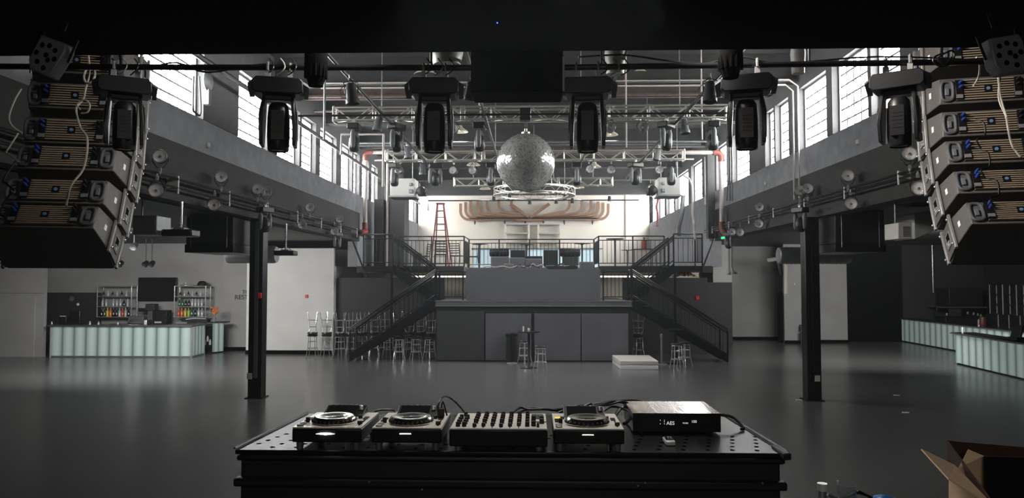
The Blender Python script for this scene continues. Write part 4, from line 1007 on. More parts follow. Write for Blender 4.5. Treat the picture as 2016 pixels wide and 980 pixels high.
# mixer
xa, xb = at(884, 846, y=YF).x, at(1078, 846, y=YF).x; cx = (xa+xb)/2; W = (xb-xa)/2
t = thing('dj_mixer', 'wide silver faced mixer covered in black knobs between the players', 'mixer', (cx, YF+.01, ZD))
MB().bx(-W, W, 0, .40, .02, .098).build('body', 'cdj_body', t, world=False, bevel=.006)
MB().bx(-W+.003, W-.003, .003, .397, .098, .104).build('faceplate', 'cdj_face', t, world=False)
for x in (-W+.04, W-.04):
    for y in (.03, .37): MB().lathe([(.018, 0), (.018, .02)], (x, y, 0), 12).build('foot', 'galv', t, world=False)
for c in range(6):
    x = -.115+.042*c
    for r_ in range(4):
        y = .125+.062*r_
        k = MB(); k.lathe([(.0115, 0), (.011, .004), (.0095, .022), (.008, .024), (0, .024)], (x, y, .104), 14); k.build('channel_knob', 'knob', t, world=False)
    MB().box((x, .055, .105), (.004, .075, .002)).build('fader_slot', 'blackest', t, world=False)
    MB().box((x, .04+.012*((c*7) % 3), .113), (.019, .012, .018)).build('channel_fader', 'knob', t, world=False, bevel=.003)
for y in (.05, .11, .17, .24, .31):
    for x in (-.195, -.165) if y < .3 else (-.18,):
        MB().lathe([(.011, 0), (.0095, .022), (0, .022)], (x, y, .104), 14).build('send_knob', 'knob', t, world=False)
for y in (.06, .13, .2, .27, .34): MB().lathe([(.011, 0), (.0095, .022), (0, .022)], (.135, y, .104), 14).build('master_knob', 'knob', t, world=False)
MB().bx(.155, .215, .24, .36, .104, .108).build('display', 'screen', t, world=False)
for x, y in ((.165, .2), (.205, .2), (.165, .07), (.205, .13)): MB().lathe([(.012, 0), (.0105, .024), (0, .024)], (x, y, .104), 16).build('effect_knob', 'knob', t, world=False)
MB().box((.19, .16, .106), (.075, .005, .003)).build('display_slot', 'blackest', t, world=False)
MB().box((.186, .05, .113), (.012, .03, .02)).build('level_lever', 'knob', t, world=False)
for k in range(6): MB().box((-.115+.042*k, .376, .107), (.018, .008, .006)).build('input_switch', 'knob', t, world=False)
# amp box
a = at(1246, 813, y=3.88); b = at(1419, 813, y=3.88); a2 = at(1246, 851, y=3.88)
t = thing('rack_processor', 'black processor box with glossy metal lid and white front print on the table', 'rack unit', ((a.x+b.x)/2, 3.9, ZD))
MB().bx(a.x, b.x, 3.88, 4.26, ZD+.012, a.z-.004).build('body', 'cdj_body', t, bevel=.002)
MB().bx(a.x+.001, b.x-.001, 3.881, 4.26, a.z-.004, a.z).build('lid', 'amp_top', t)
for x in (a.x+.05, b.x-.05):
    for y in (3.92, 4.22): MB().lathe([(.015, 0), (.015, .014)], (x, y, ZD), 10).build('foot', 'black', t)
p = at(1312, 836, y=3.877); text('AES', .026, p, (PI/2, 0, 0), 'ink', 'front_lettering', t)
p = at(1361, 832, y=3.877); text('100', .019, p, (PI/2, 0, 0), 'ink', 'front_lettering', t)
p = at(1344, 834, y=3.877); text('90.000', .0105, p, (PI/2, 0, 0), 'ink', 'front_lettering', t)
mb = MB()
for px, py in ((1300, 827), (1300, 834), (1308, 827), (1308, 830), (1308, 834)): q = at(px, py, y=3.878); mb.box(q, (.003, .002, .004))
mb.build('indicator_dots', 'ink', t)
cable('power_cable', [(b.x, 4.1, ZD+.06), (b.x+.06, 4.1, ZD+.062), (b.x+.12, 4.08, ZD+.05), (b.x+.15, 4.0, ZD+.012), (b.x+.13, 3.98, ZD+.009)], .008, 'cable_b', 'thick black cable leaving the right side of the processor box')
# small remote on desk
p = at(1317, 873, z=ZD)
t = thing('remote_control', 'small silver and black gadget lying on the perforated tabletop', 'remote', (p.x, p.y, ZD))
MB().box((0, 0, .012), (.045, .11, .02)).build('case', 'silver', t, world=False, bevel=.004)
MB().box((0, .012, .0235), (.036, .075, .003)).build('screen', 'screen', t, world=False)
# cables on desk
def desk(px, py, h=.01, y=None): 
    q = at(px, py, y=y or 4.15); return q
cable('cable', [at(864,818,y=3.72), at(862,800,y=3.74), at(868,786,y=3.78), at(878,780,y=3.85), at(892,787,y=3.95), at(905,800,y=3.92), at(918,816,y=3.86)], .005, 'cable_b', 'thin black cable arching from the second player to the mixer', sub=6)
cable('cable', [at(733,818,y=3.9), at(742,808,y=3.92), at(760,806,y=3.95), at(776,808,y=3.95), at(782,814,y=3.9)], .005, 'cable_b', 'thin black cable between the two left players', sub=6)
cable('cable', [at(868,810,y=3.75), at(872,790,y=3.75), at(880,818,y=3.72)], .004, 'cable_b', 'short stiff black lead standing on the second player', sub=3)
cable('cable', [at(1010,812,y=4.0), at(1024,802,y=4.1), at(1042,806,y=4.1), at(1072,805,y=4.1), at(1100,808,y=4.15), at(1110,802,y=4.2), at(1150,798,y=4.2), at(1190,792,y=4.2), at(1236,788,y=4.3), at(1262,790,y=4.35), at(1264,796,y=4.35)], .007, 'cable_b', 'black cable humping over behind the mixer to the processor box', sub=5)
cable('cable', [at(1020,812,y=4.05), at(1050,803,y=4.15), at(1090,806,y=4.15), at(1130,802,y=4.1), at(1180,797,y=4.15), at(1210,790,y=4.2), at(1240,796,y=4.3)], .007, 'cable_b', 'second black cable tangled behind the right player', sub=5)
cable('cable', [at(1100,812,y=4.1), at(1140,798,y=4.1), at(1165,800,y=4.05), at(1200,796,y=4.1), at(1225,790,y=4.2), at(1246,800,y=4.2)], .007, 'cable_b', 'third black cable tangled behind the right player', sub=5)
cable('cable', [at(1150,800,y=4.0), at(1165,794,y=4.0), at(1172,804,y=3.95), at(1185,810,y=3.95), at(1205,800,y=4.1), at(1232,806,y=4.1), at(1244,812,y=4.0)], .007, 'cable_b', 'looping black cable between the right player and the processor box', sub=5)
cable('cable', [at(1210,820,y=4.0), at(1220,806,y=4.1), at(1232,800,y=4.2), at(1240,808,y=4.1), at(1238,826,y=3.95), at(1228,834,y=3.9)], .009, 'cable_b', 'thick black cable falling beside the processor box', sub=5)
p = at(868, 812, y=3.74)
t = thing('network_plug', 'small blue and black plug on the back of the second player', 'plug', (p.x, p.y, p.z-.02))
MB().box(p, (.035, .03, .045)).build('shell', 'knob', t, bevel=.004); MB().box(p+Vector((0, -.002, -.028)), (.028, .03, .012)).build('boot', 'blue', t, bevel=.003)
p = at(682, 812, y=3.78)

# ================================================================== CARDBOARD BOX, BOTTLES (right foreground)
t = thing('road_case', 'dark case under the open cardboard box at the lower right corner', 'case', (2.2, 2.9, 1.0))
MB().bx(1.78, 2.9, 2.5, 3.4, 1.0, 1.38).build('case_body', 'black', t, bevel=.01)
cz = at(1866, 868, y=3.25)
t = thing('cardboard_box', 'open brown cardboard box with raised flaps at the lower right corner', 'box', (2.2, 2.9, 1.38))
A = at(1864, 867, y=3.25); B = at(2120, 872, y=3.05); zt_ = A.z; zb_ = 1.38
Cc = at(1868, 943, y=2.72); 
A = Vector((A.x, A.y, zt_)); B = Vector((B.x, B.y, zt_))
Fl = at(1868, 943, y=2.95); Fr = at(1945, 990, y=2.62)
hinge0 = at(1878, 914, y=3.02); hinge1 = at(1962, 1000, y=2.62)
def panel(q, name, m, th=.005): MB().slab(q, th).build(name, m, t)
panel([A, B, (B.x, B.y, zb_), (A.x, A.y, zb_)], 'back_panel', 'card_dk')
panel([A, hinge1, (hinge1.x, hinge1.y, zb_), (A.x, A.y, zb_)], 'side_panel', 'card_dk')
fr2 = Vector((hinge1.x+.8, hinge1.y-.1, hinge1.z))
panel([B, fr2, (fr2.x, fr2.y, zb_), (B.x, B.y, zb_)], 'side_panel', 'card_dk')
panel([(hinge1.x, hinge1.y, hinge1.z), fr2, (fr2.x, fr2.y, zb_), (hinge1.x, hinge1.y, zb_)], 'front_panel', 'card')
panel([at(1814,883,y=2.95), at(1880,915,y=3.06), at(1962,1000,y=2.64), at(1868,942,y=2.70)], 'outer_flap', 'card')
panel([at(1868,941,y=2.99), at(1900,955,y=2.92), at(1960,1000,y=2.7), at(1868,1010,y=2.9)], 'left_panel', 'card')
panel([at(1906,884,y=3.12), at(1937,897,y=3.1), at(1940,975,y=2.95), at(1887,921,y=3.0)], 'inner_flap', 'card')
panel([at(1937,897,y=3.06), at(2100,902,y=3.0), at(2100,1010,y=2.8), at(1941,1010,y=2.8)], 'dark_insert', 'blackest')
MB().tube(at(1938,898,y=3.055), at(2100,902,y=2.995), .003, 6).build('crease_edge', 'card_dk', t)
# little table with drinks at the bottom edge
t = thing('side_table', 'low dark table just below the frame holding the drinks', 'table', (1.1, 2.5, 1.0))
MB().bx(.85, 1.45, 2.25, 2.75, 1.60, 1.63).build('tabletop', 'black', t, bevel=.005)
for x in (.88, 1.42):
    for y in (2.28, 2.72): MB().tube((x, y, 1.0), (x, y, 1.60), .015).build('leg', 'black_metal', t)
def bottom_item(px, y=2.5): return at(px, 965, y=y).x
x = bottom_item(1619)
t = thing('water_bottle', 'clear plastic bottle with white cap at the bottom edge', 'bottle', (x, 2.5, 1.63))
zc_ = at(1618, 963, y=2.5).z
MB().lathe([(.03, 0), (.033, .02), (.033, zc_-1.63-.1), (.02, zc_-1.63-.04), (.013, zc_-1.63-.02), (.013, zc_-1.63)], (0, 0, 0), 20).build('bottle_body', 'clear', t, world=False)
MB().lathe([(.016, -.004), (.016, .02), (0, .021)], (0, 0, zc_-1.63), 20).build('cap', 'silver', t, world=False)
x = bottom_item(1667)
t = thing('drinking_glass', 'tall clear glass with a straw at the bottom edge', 'glass', (x, 2.5, 1.63)); zg = at(1667, 953, y=2.5).z-1.63
MB().lathe([(0, 0), (.022, 0), (.031, zg), (.029, zg), (.02, .008), (0, .008)], (0, 0, 0), 24).build('glass_body', 'clear', t, world=False)
p0 = at(1649, 946, y=2.5); MB().tube((x+.01, 2.5, 1.64), p0, .003, 6).build('straw', 'silver', t)
p = at(1690, 975, y=2.5)
t = thing('headphones', 'dark curved headband lying beside the glass at the bottom edge', 'headphones', (p.x, 2.5, 1.63))
MB().path([(p.x-.06, 2.5, 1.66), (p.x-.05, 2.5, p.z-.01), (p.x, 2.5, p.z+.012), (p.x+.04, 2.5, p.z-.005), (p.x+.055, 2.5, 1.66)], .007, 8).build('headband', 'black_metal', t)
for s in (-.06, .055): MB().lathe([(.03, -.012), (.035, 0), (.03, .012)], (p.x+s, 2.5, 1.665), 16, axis='x').build('ear_cup', 'black', t)
p = at(1742, 978, y=2.5)
o = MB().lathe([(.0, .03), (.035, .02), (.05, 0), (.045, -.03), (0, -.04)], (p.x, 2.5, p.z-.022), 16).build('blue_wrapper', 'waterblue'); tag(o, 'crumpled blue wrapper at the bottom edge right of the glass', 'wrapper'); o.name = 'plastic_wrapper'
t = thing('folded_stand', 'grey and black tool handle lying left of the glass at the bottom edge', 'tool', (at(1636,975,y=2.5).x, 2.5, 1.63))
MB().tube(at(1630,973,y=2.5), at(1648,982,y=2.5), .006, 8).build('handle', 'fixture_g', t)
MB().tube(at(1648,982,y=2.5), at(1660,995,y=2.5), .008, 8).build('grip', 'black', t)

# ================================================================== STOOLS, TABLES
def make_stool():
    t = thing('bar_stool', 'x', 'stool'); HS = .74
    MB().lathe([(0, HS-.06), (.15, HS-.06), (.172, HS-.045), (.178, HS-.02), (.165, HS), (.06, HS+.008), (0, HS+.008)], (0, 0, 0), 24).build('seat', 'seat', t, world=False)
    MB().lathe([(.155, HS-.075), (.16, HS-.06), (.15, HS-.055), (.145, HS-.07)], (0, 0, 0), 20).build('seat_ring', 'chrome', t, world=False)
    for k in range(4):
        a = PI/4+PI/2*k; c, s = math.cos(a), math.sin(a)
        MB().path([(c*.10, s*.10, HS-.065), (c*.15, s*.15, HS-.10), (c*.165, s*.165, .30), (c*.19, s*.19, .22), (c*.235, s*.235, 0)], .012, 8).build('leg', 'chrome', t, world=False)
    for z, r in ((.27, .172), (.50, .162)):
        m = MB(); pts = [(r*math.cos(PI/4+PI/2*k), r*math.sin(PI/4+PI/2*k), z) for k in range(4)]
        m.path(pts, .009, 6, closed=True) if z > .3 else m.torus((0, 0, z), r, .011, 24, 6)
        m.build('foot_ring' if z < .3 else 'stretcher', 'chrome', t, world=False)
    return t
st = Proto(make_stool())
def stool_at(px, py, lab, grp=None, rz=0):
    p = at(px, py, z=0); return st.put((p.x, p.y, 0), (0, 0, R(rz)), label=lab, group=grp)
stool_at(1064, 731, 'chrome bar stool in front of the high table before the platform', rz=20)
stool_at(1033, 717, 'chrome bar stool behind the high table before the platform', rz=50)
stool_at(1333, 725, 'chrome bar stool nearest below the right stairs', rz=10)
stool_at(1348, 721, 'chrome bar stool tucked behind another below the right stairs', rz=40)
grpA = 'bar stools stacked in pairs beside and under the left stairs'
up = 'chrome bar stool standing upright under a stacked one left under the stairs'
dn = 'upside down chrome bar stool stacked on another left under the stairs'
for i, (px, Y) in enumerate(((615, 25.1), (643, 25.1), (669, 24.95), (690, 24.9), (713, 25.3), (737, 25.3), (758, 25.5), (782, 25.6), (806, 25.4), (829, 25.5), (848, 24.9))):
    x = at(px, 690, y=Y).x; rz = (i*37) % 90
    wh = {0: ('outermost pair against the white wall'), 1: ('second pair from the left against the white wall')}.get(i)
    st.put((x, Y, 0), (0, 0, R(rz)), label=(f'upright chrome stool, {wh}' if wh else up), group=None if wh else grpA)
    st.put((x, Y, 1.497), (PI, 0, R(rz+20)), label=(f'upside down chrome stool, {wh}' if wh else dn), group=None if wh else grpA)
for i, (px, Y, w) in enumerate(((786, 24.0, 'front left'), (819, 24.0, 'front middle'), (846, 23.95, 'front right'), (765, 24.6, 'left behind'), (803, 24.75, 'middle behind'))):
    if i >= 3: Y += .1
    p = at(px, 700, y=Y); st.put((p.x, Y, 0), (0, 0, R(25*i)), label=f'single bar stool under the left stairs, {w} of five')
# right under-stair stack
x = at(1262, 690, y=24.3).x
st.put((x, 24.9, 0), (0, 0, R(15)), label='upright chrome bar stool beside the right end of the platform'); st.put((x, 24.9, 1.497), (PI, 0, R(40)), label='upside down chrome bar stool stacked beside the right end of the platform')
def make_htable():
    t = thing('high_table', 'x', 'table')
    MB().lathe([(0, 1.04), (.30, 1.04), (.33, 1.05), (.33, 1.07), (0, 1.07)], (0, 0, 0), 32).build('tabletop', 'black_metal', t, world=False)
    MB().lathe([(.12, 1.04), (.04, 1.0), (.035, .06), (.05, .04)], (0, 0, 0), 16).build('pedestal', 'black_metal', t, world=False)
    MB().lathe([(0, 0), (.24, 0), (.25, .015), (.05, .05), (0, .05)], (0, 0, 0), 28).build('base', 'black_metal', t, world=False)
    return t
ht = Proto(make_htable())
def ht_at(px, py, z, lab, Y=None, s=None):
    p = at(px, py, z=z) if Y is None else Vector((at(px, py, y=Y).x, Y, z)); return ht.put((p.x, p.y, z), (0, 0, 0), label=lab, scale=s)
T1 = ht_at(1041, 724, 0, 'round black high table with cups on it before the platform')
ht_at(1328, 716, 0, 'round black high table below the right stairs')
for dx, r, h, m, lab in ((-.16, .022, .16, 'silver', 'white bottle standing on the high table before the platform'), (.0, .035, .10, 'alu_w', 'pale cup standing on the high table before the platform')):
    o = MB().lathe([(0, 0), (r*.85, 0), (r, h*.15), (r, h*.8), (r*.75, h), (0, h)], (T1.location.x+dx, T1.location.y, 1.07), 14).build('bottle' if h > .12 else 'cup', m); tag(o, lab, 'bottle' if h > .12 else 'cup')
# stanchions, bin, silver panels
for px, py, lab in ((1303, 718, 'black stanchion post standing right of the silver panels'), (1008, 715, 'black stanchion post behind the left of the high table')):
    p = at(px, py, z=0)
    t = thing('stanchion_post', lab, 'stanchion', (p.x, p.y, 0))
    MB().lathe([(0, 0), (.17, 0), (.17, .02), (.05, .035)], (0, 0, 0), 24).build('base', 'alu', t, world=False)
    MB().lathe([(.032, .03), (.032, .85), (.045, .86), (.045, .93), (0, .95)], (0, 0, 0), 14).build('post', 'fixture_g' if px > 1200 else 'black_metal', t, world=False)
p = at(1011, 709, z=0)
t = thing('waste_bin', 'dark upright bin against the platform left of the high table', 'bin', (p.x, 23.35, 0))
MB().bx(p.x-.22, p.x+.14, 23.15, 23.5, 0, .86).build('bin_body', 'black', t, bevel=.02)
MB().bx(p.x-.24, p.x+.16, 23.13, 23.52, .86, .92).build('lid', 'black_metal', t, bevel=.01)
a = at(1221, 727, z=0); b = at(1296, 727, z=0)
for k in range(2):
    o = MB().prism([(a.x, a.y, .13*k), (b.x, a.y, .13*k), (b.x-.0, a.y+1.7, .13*k), (a.x-.05, a.y+1.7, .13*k)], (0, 0, .115)).build('display_board', ['silver', 'alu_w'][k], bevel=.01)
    tag(o, ('lower' if k == 0 else 'upper')+' silver flat panel of the low stack at the foot of the platform', 'panel')

# ================================================================== BARS
def bar_front(t, p0, p1, z0, z1, th=.06, n=12, name='glass_front'):
    """backlit fluted glass front between two floor points"""
    p0, p1 = Vector(p0), Vector(p1); d = (p1-p0); L = d.length; d.normalize(); nn = Vector((-d.y, d.x, 0))*th
    mb = MB(); seg = n*8; vs = []; st_ = []
    for i in range(seg+1):
        p = p0+d*L*i/seg
        for z in (z0, z1): vs.append((p.x, p.y, z)); st_.append(abs(math.sin(PI*(i/8)))**.7)
    fs = [(2*i, 2*i+2, 2*i+3, 2*i+1) for i in range(seg)]
    mb.add(vs, fs); k = len(mb.v); 
    mb.add([Vector(v)+nn for v in vs], [f[::-1] for f in fs]); st_ += st_
    o = mb.build(name, 'glass_bar', t, smooth=False)
    at_ = o.data.attributes.new('stripe', 'FLOAT', 'POINT')
    for i, v in enumerate(st_): at_.data[i].value = v
    return o
# left bar
Y = 24.5
pa = at(86, 705, z=0); pb = at(372, 705, z=0); pc = at(402, 697, z=0)
pa = Vector((pa.x, Y, 0)); pb = Vector((pb.x, Y, 0)); pc = Vector((at(402,700,y=25.6).x, 25.6, 0))
t = thing('bar_counter', 'long bar counter with glowing fluted glass front on the left', 'bar', (pa.x, Y, 0))
bar_front(t, pa, pb, .05, 1.02, n=12); bar_front(t, pb, pc, .05, 1.02, n=4, name='angled_glass_front')
MB().prism([pa+Vector((-.12, -.1, 1.03)), pb+Vector((.03, -.1, 1.03)), pc+Vector((.1, -.05, 1.03)), pc+Vector((-.4, .45, 1.03)), pb+Vector((-.3, .55, 1.03)), pa+Vector((-.12, .55, 1.03))], (0, 0, .05)).build('countertop', 'counter', t, bevel=.01)
for p in (pa, pb, pc): MB().tube(p+Vector((0, -.01, 0)), p+Vector((0, -.01, 1.03)), .025, 8).build('corner_post', 'alu', t)
MB().prism([pa, pb, pc, pc+Vector((0, .05, 0)), pb+Vector((0, .05, 0)), pa+Vector((0, .05, 0))], (0, 0, .05)).build('kick_strip', 'galv', t)
# short return bar
qa = Vector((at(420,690,y=25.9).x, 25.9, 0)); qb = Vector((at(440,690,y=26.3).x, 26.3, 0))
t = thing('service_counter', 'short glass fronted counter section right of the long left bar', 'bar', qa)
bar_front(t, qa, qb, .05, 1.05, n=2)
MB().prism([qa+Vector((-.9, -.15, 1.06)), qb+Vector((.12, -.12, 1.06)), qb+Vector((.1, .3, 1.06)), qa+Vector((-.9, .35, 1.06))], (0, 0, .05)).build('countertop', 'counter_b', t, bevel=.008)
t = thing('bar_fridge', 'dark bottle cooler in the gap beside the left bar', 'fridge', (qa.x-.35, 26.1, 0))
MB().bx(qa.x-.62, qa.x-.05, 26.0, 26.4, 0, 1.02).build('cooler_body', 'black', t, bevel=.01)
MB().bx(qa.x-.58, qa.x-.1, 25.97, 26.0, .08, .95).build('cooler_door', 'tv', t)
for k in range(5): MB().lathe([(0, 0), (.04, 0), (.04, .12), (.015, .2), (0, .2)], (qa.x-.5+.09*k, 25.94, .3+.12*(k % 2)), 8).build('stored_bottle', 'alu_w', t)
# back counter
t = thing('back_counter', 'dark work counter behind the long left bar', 'counter', (-14, 26.8, 0))
x0, x1 = at(200, 640, y=26.6).x, at(430, 640, y=26.6).x
MB().bx(x0, x1, 26.5, 27.25, 0, .92).build('cabinet_body', 'wall_dark', t); MB().bx(x0-.03, x1+.03, 26.45, 27.28, .92, .97).build('worktop', 'counter', t)
# shelving racks
def rack(px0, px1, py0, py1, Y, label, shelves, dx=.3):
    a = at(px0, py0, y=Y); b = at(px1, py1, y=Y); zt_, zb_ = a.z, b.z
    t = thing('bottle_rack', label, 'shelf', ((a.x+b.x)/2, Y, zb_))
    for x in (a.x, b.x):
        MB().tube((x, Y, zb_), (x, Y, zt_), .022, 8).build('upright', 'chrome', t); MB().tube((x+.05, Y+dx, zb_), (x+.05, Y+dx, zt_), .022, 8).build('upright', 'chrome', t)
    zs = []
    for k in range(shelves):
        z = zb_+(zt_-zb_)*k/(shelves-1)
        MB().bx(a.x, b.x+.05, Y, Y+dx, z-.012, z+.012).build('shelf', 'alu', t); zs.append(z+.012)
    return a.x, b.x, zs
rL = rack(192, 258, 563, 624, 26.7, 'chrome bottle rack left of the dark screen behind the bar', 4)
rR = rack(344, 404, 563, 624, 26.7, 'chrome bottle rack right of the dark screen behind the bar', 4)
def make_bottle():
    t = MB(); return t
BP = {}
def bottle(x, y, z, h, r, m, label, group):
    key = (round(h, 2), m)
    if key not in BP:
        o = MB().lathe([(0, 0), (r, 0), (r, h*.58), (r*.4, h*.74), (r*.34, h), (0, h)], (0, 0, 0), 10).build('bottle', m); BP[key] = o
        o.location = (x, y, z)
    else:
        o = BP[key].copy(); COL.objects.link(o); o.location = (x, y, z)
    tag(o, label, 'bottle', group); return o
bm_ = ['bottle_d', 'bottle_g', 'bottle_y', 'bottle_o', 'bottle_d', 'bottle_d', 'bottle_c', 'bottle_r', 'bottle_c', 'bottle_d']
for ri, (xa_, xb_, zs) in enumerate((rL, rR)):
    w = 'left' if ri == 0 else 'right'
    mats = bm_ if ri == 0 else ['bottle_r', 'bottle_o', 'bottle_y', 'bottle_l', 'bottle_g', 'bottle_d', 'bottle_c', 'bottle_c']
    for k, m in enumerate(mats):
        x = xa_+.1+(xb_-xa_-.15)*k/len(mats)
        bottle(x, 26.82, zs[0], .32, .045, m, f'{m.replace("bottle_","")} coloured bottle on the lowest shelf of the {w} bottle rack'.replace('d coloured', 'dark').replace('g coloured', 'green').replace('y coloured', 'yellow').replace('o coloured', 'orange').replace('c coloured', 'clear').replace('r coloured', 'red').replace('l coloured', 'lime'), f'bottles on the lowest shelf of the {w} rack')
    for k in range(8):
        if ri == 0 and k == 2: continue
        m = ['bottle_c', 'bottle_c', 'bottle_d', 'bottle_c'][k % 4] if ri == 0 else ['bottle_g', 'bottle_d', 'bottle_c', 'bottle_c'][k // 2 if k < 8 else 0]
        x = xa_+.12+(xb_-xa_-.2)*k/8
        bottle(x, 26.84, zs[1], .28, .04, m, f'{ {"c":"clear","d":"dark","g":"green"}[m[-1]] } bottle on the middle shelf of the {w} bottle rack', f'bottles on the middle shelf of the {w} rack')
    for k in range(6):
        x = xa_+.15+(xb_-xa_-.25)*k/6
        bottle(x, 26.84, zs[2], .18, .035, 'bottle_d' if k % 2 == 0 else 'bottle_c', f'small {"dark" if k % 2 == 0 else "clear"} bottle on the upper shelf of the {w} bottle rack', f'bottles on the upper shelf of the {w} rack')
a = at(272, 546, y=27.1); b = at(346, 592, y=27.1)
t = thing('wall_screen', 'large dark flat screen on the wall behind the left bar', 'television', ((a.x+b.x)/2, 27.15, b.z))
MB().bx(a.x, b.x, 27.1, 27.2, b.z, a.z).build('frame', 'black_metal', t, bevel=.01); MB().bx(a.x+.03, b.x-.03, 27.09, 27.1, b.z+.03, a.z-.03).build('display', 'tv', t)
MB().bx((a.x+b.x)/2-.2, (a.x+b.x)/2+.2, 27.2, 27.3, b.z+.2, a.z-.2).build('wall_mount', 'black', t)
# things on the bar
def on_bar(name, px0, px1, py0, py1, Y, z0, m, label, cat, d=.3, parts=None):
    a = at(px0, py0, y=Y); b = at(px1, py1, y=Y)
    t = thing(name, label, cat, ((a.x+b.x)/2, Y+d/2, z0))
    MB().bx(a.x, b.x, Y, Y+d, z0, a.z).build('body', m, t, bevel=.02)
    if parts: parts(t, a, b, Y, z0)
    return t
def pos_parts(t, a, b, Y, z0): MB().prism([(a.x-.12, Y-.06, z0), (b.x+.12, Y-.06, z0), (b.x+.12, Y+.1, z0), (a.x-.12, Y+.1, z0)], (0, 0, .05)).build('stand', 'black', t); MB().bx(a.x+.03, b.x-.03, Y-.012, Y, z0+.12, a.z-.03).build('display', 'tv', t)
on_bar('till_screen', 137, 157, 611, 632, 24.85, 1.08, 'fixture', 'dark till screen on the left end of the bar', 'till', .06, pos_parts)
on_bar('till_printer', 116, 130, 623, 634, 24.8, 1.08, 'black', 'small black printer beside the till on the left bar', 'printer', .2, lambda t, a, b, Y, z0: MB().bx(a.x+.04, b.x-.04, Y-.01, Y+.05, a.z, a.z+.03).build('paper_slot', 'alu_w', t))
on_bar('glass_washer', 300, 328, 611, 634, 26.55, .97, 'black', 'black bar machine below the dark screen', 'machine', .4, lambda t, a, b, Y, z0: (MB().bx(a.x+.1, a.x+.35, Y-.03, Y, z0+.06, z0+.12).build('steel_tray', 'silver', t), MB().torus((b.x, Y, a.z-.15), .12, .02, 14, 6, axis='y').build('hose_loop', 'black', t)))
on_bar('coffee_grinder', 286, 304, 598, 612, 26.6, at(290,612,y=26.6).z, 'wall_dark', 'dark draped machine just below the wall screen', 'machine', .3, lambda t, a, b, Y, z0: (MB().bx(a.x+.08, b.x-.08, Y+.05, Y+.25, .97, z0).build('stand', 'grey_case', t), MB().bx(a.x-.28, a.x+.02, Y+.04, Y+.2, z0-.03, z0+.1).build('side_hopper', 'black', t)))
def bag_parts(t, a, b, Y, z0): MB().lathe([(0, .2), (.2, .16), (.32, .05), (.34, 0)], ((a.x+b.x)/2, Y+.15, z0+.05), 14).build('crumpled_top', 'grey_case', t)
on_bar('covered_tray', 252, 282, 622, 634, 26.5, .97, 'grey_case', 'grey covered tray on the back counter left of the bar machine', 'tray', .3, bag_parts)
on_bar('napkin_holder', 283, 289, 630, 638, 24.75, 1.08, 'silver', 'white napkin box in the middle of the left bar', 'box', .15, lambda t, a, b, Y, z0: MB().bx(b.x, b.x+.1, Y, Y+.15, z0, a.z).build('black_side', 'black', t))
for k, (px, m) in enumerate(((102, 'chrome'), (177, 'silver'), (194, 'alu_w'), (232, 'chrome'))):
    p = at(px, 636, y=24.8)
    o = MB().lathe([(0, 0), (.03, 0), (.035, .06), (.015, .08), (.03, .1), (0, .12)], (p.x, 24.8, 1.08), 10).build('beer_tap' if k == 3 else 'cup', m); tag(o, f'small shiny {"tap" if k==3 else "cup"} on the left bar top, {ORD[k]} from the left', 'cup' if k < 3 else 'tap')
p = at(424, 620, y=26.2)
t = thing('flower_vase', 'vase of orange flowers on the right end of the left bar', 'vase', (p.x, 26.1, 1.11))
MB().lathe([(0, 0), (.06, 0), (.07, .12), (.04, .2), (.05, .24)], (0, 0, 0), 12).build('vase', 'clear', t, world=False)
rr_ = random.Random(5); mb = MB()
for k in range(12): mb.lathe([(0, -.04), (.05, -.02), (.055, .02), (0, .05)], (rr_.uniform(-.1, .1), rr_.uniform(-.08, .08), .28+rr_.uniform(0, .22)), 8)
mb.build('blossoms', 'flower', t, world=False)
t = thing('dish_tray', 'dark tray of utensils at the right end of the left bar', 'tray', (p.x-.6, 26.05, 1.11))
MB().bx(-.5, .4, -.1, .2, 0, .07).build('tray', 'black', t, world=False); MB().path([(-.4, .0, .08), (-.1, .05, .12), (.3, .05, .1)], .015, 6).build('utensil', 'silver', t, world=False)
t = thing('hat', 'black crumpled cap on top of the right bottle rack', 'hat', (rR[0]+.95, 26.85, rR[2][3]))
MB().lathe([(.19, 0), (.17, .06), (.12, .15), (.05, .18), (0, .18)], (0, 0, 0), 14).build('crown', 'black', t, world=False); MB().bx(-.3, .3, -.12, .12, 0, .02).build('brim', 'black', t, world=False, bevel=.01)
t = thing('metal_bowl', 'upturned shiny bowl on top of the right bottle rack', 'bowl', (rR[0]+.35, 26.85, rR[2][3]))
MB().lathe([(.2, 0), (.2, .02), (.12, .07), (0, .09)], (0, 0, 0), 18).build('bowl', 'chrome', t, world=False); MB().lathe([(.08, .08), (.08, .1), (0, .1)], (0, 0, 0), 12).build('foot_ring', 'chrome', t, world=False)
p = at(142, 588, y=26.85)
for k, (px, py, rr2) in enumerate(((142, 588, .09), (154, 599, .05))):
    q = at(px, py, y=26.85); o = MB().lathe([(0, 0), (rr2, 0), (rr2, .03), (0, .04)], q, 16, rot=(PI/2, 0, 0)).build('wall_dispenser', 'galv' if k == 0 else 'sticker'); tag(o, ('round grey' if k == 0 else 'small pale')+' fitting on the dark wall above the till', 'wall fitting')
for k, (px, py, Y) in enumerate(((237,519,24.0),(287,519,24.0),(299,519,24.0),(264,484,20.0))):
    q = at(px, py, y=Y)
    t = thing('ceiling_spotlight', f'small black ceiling spotlight over the left bar, {ORD[k]} of four', 'spotlight', q)
    MB().lathe([(0, .1), (.08, .09), (.1, -.08), (.07, -.06), (0, -.05)], q, 14, rot=(R(-60), 0, 0)).build('can', 'black', t)
    MB().tube(q, (q.x, q.y, 3.96), .015).build('stem', 'black', t)
q = at(1570, 540, y=17)
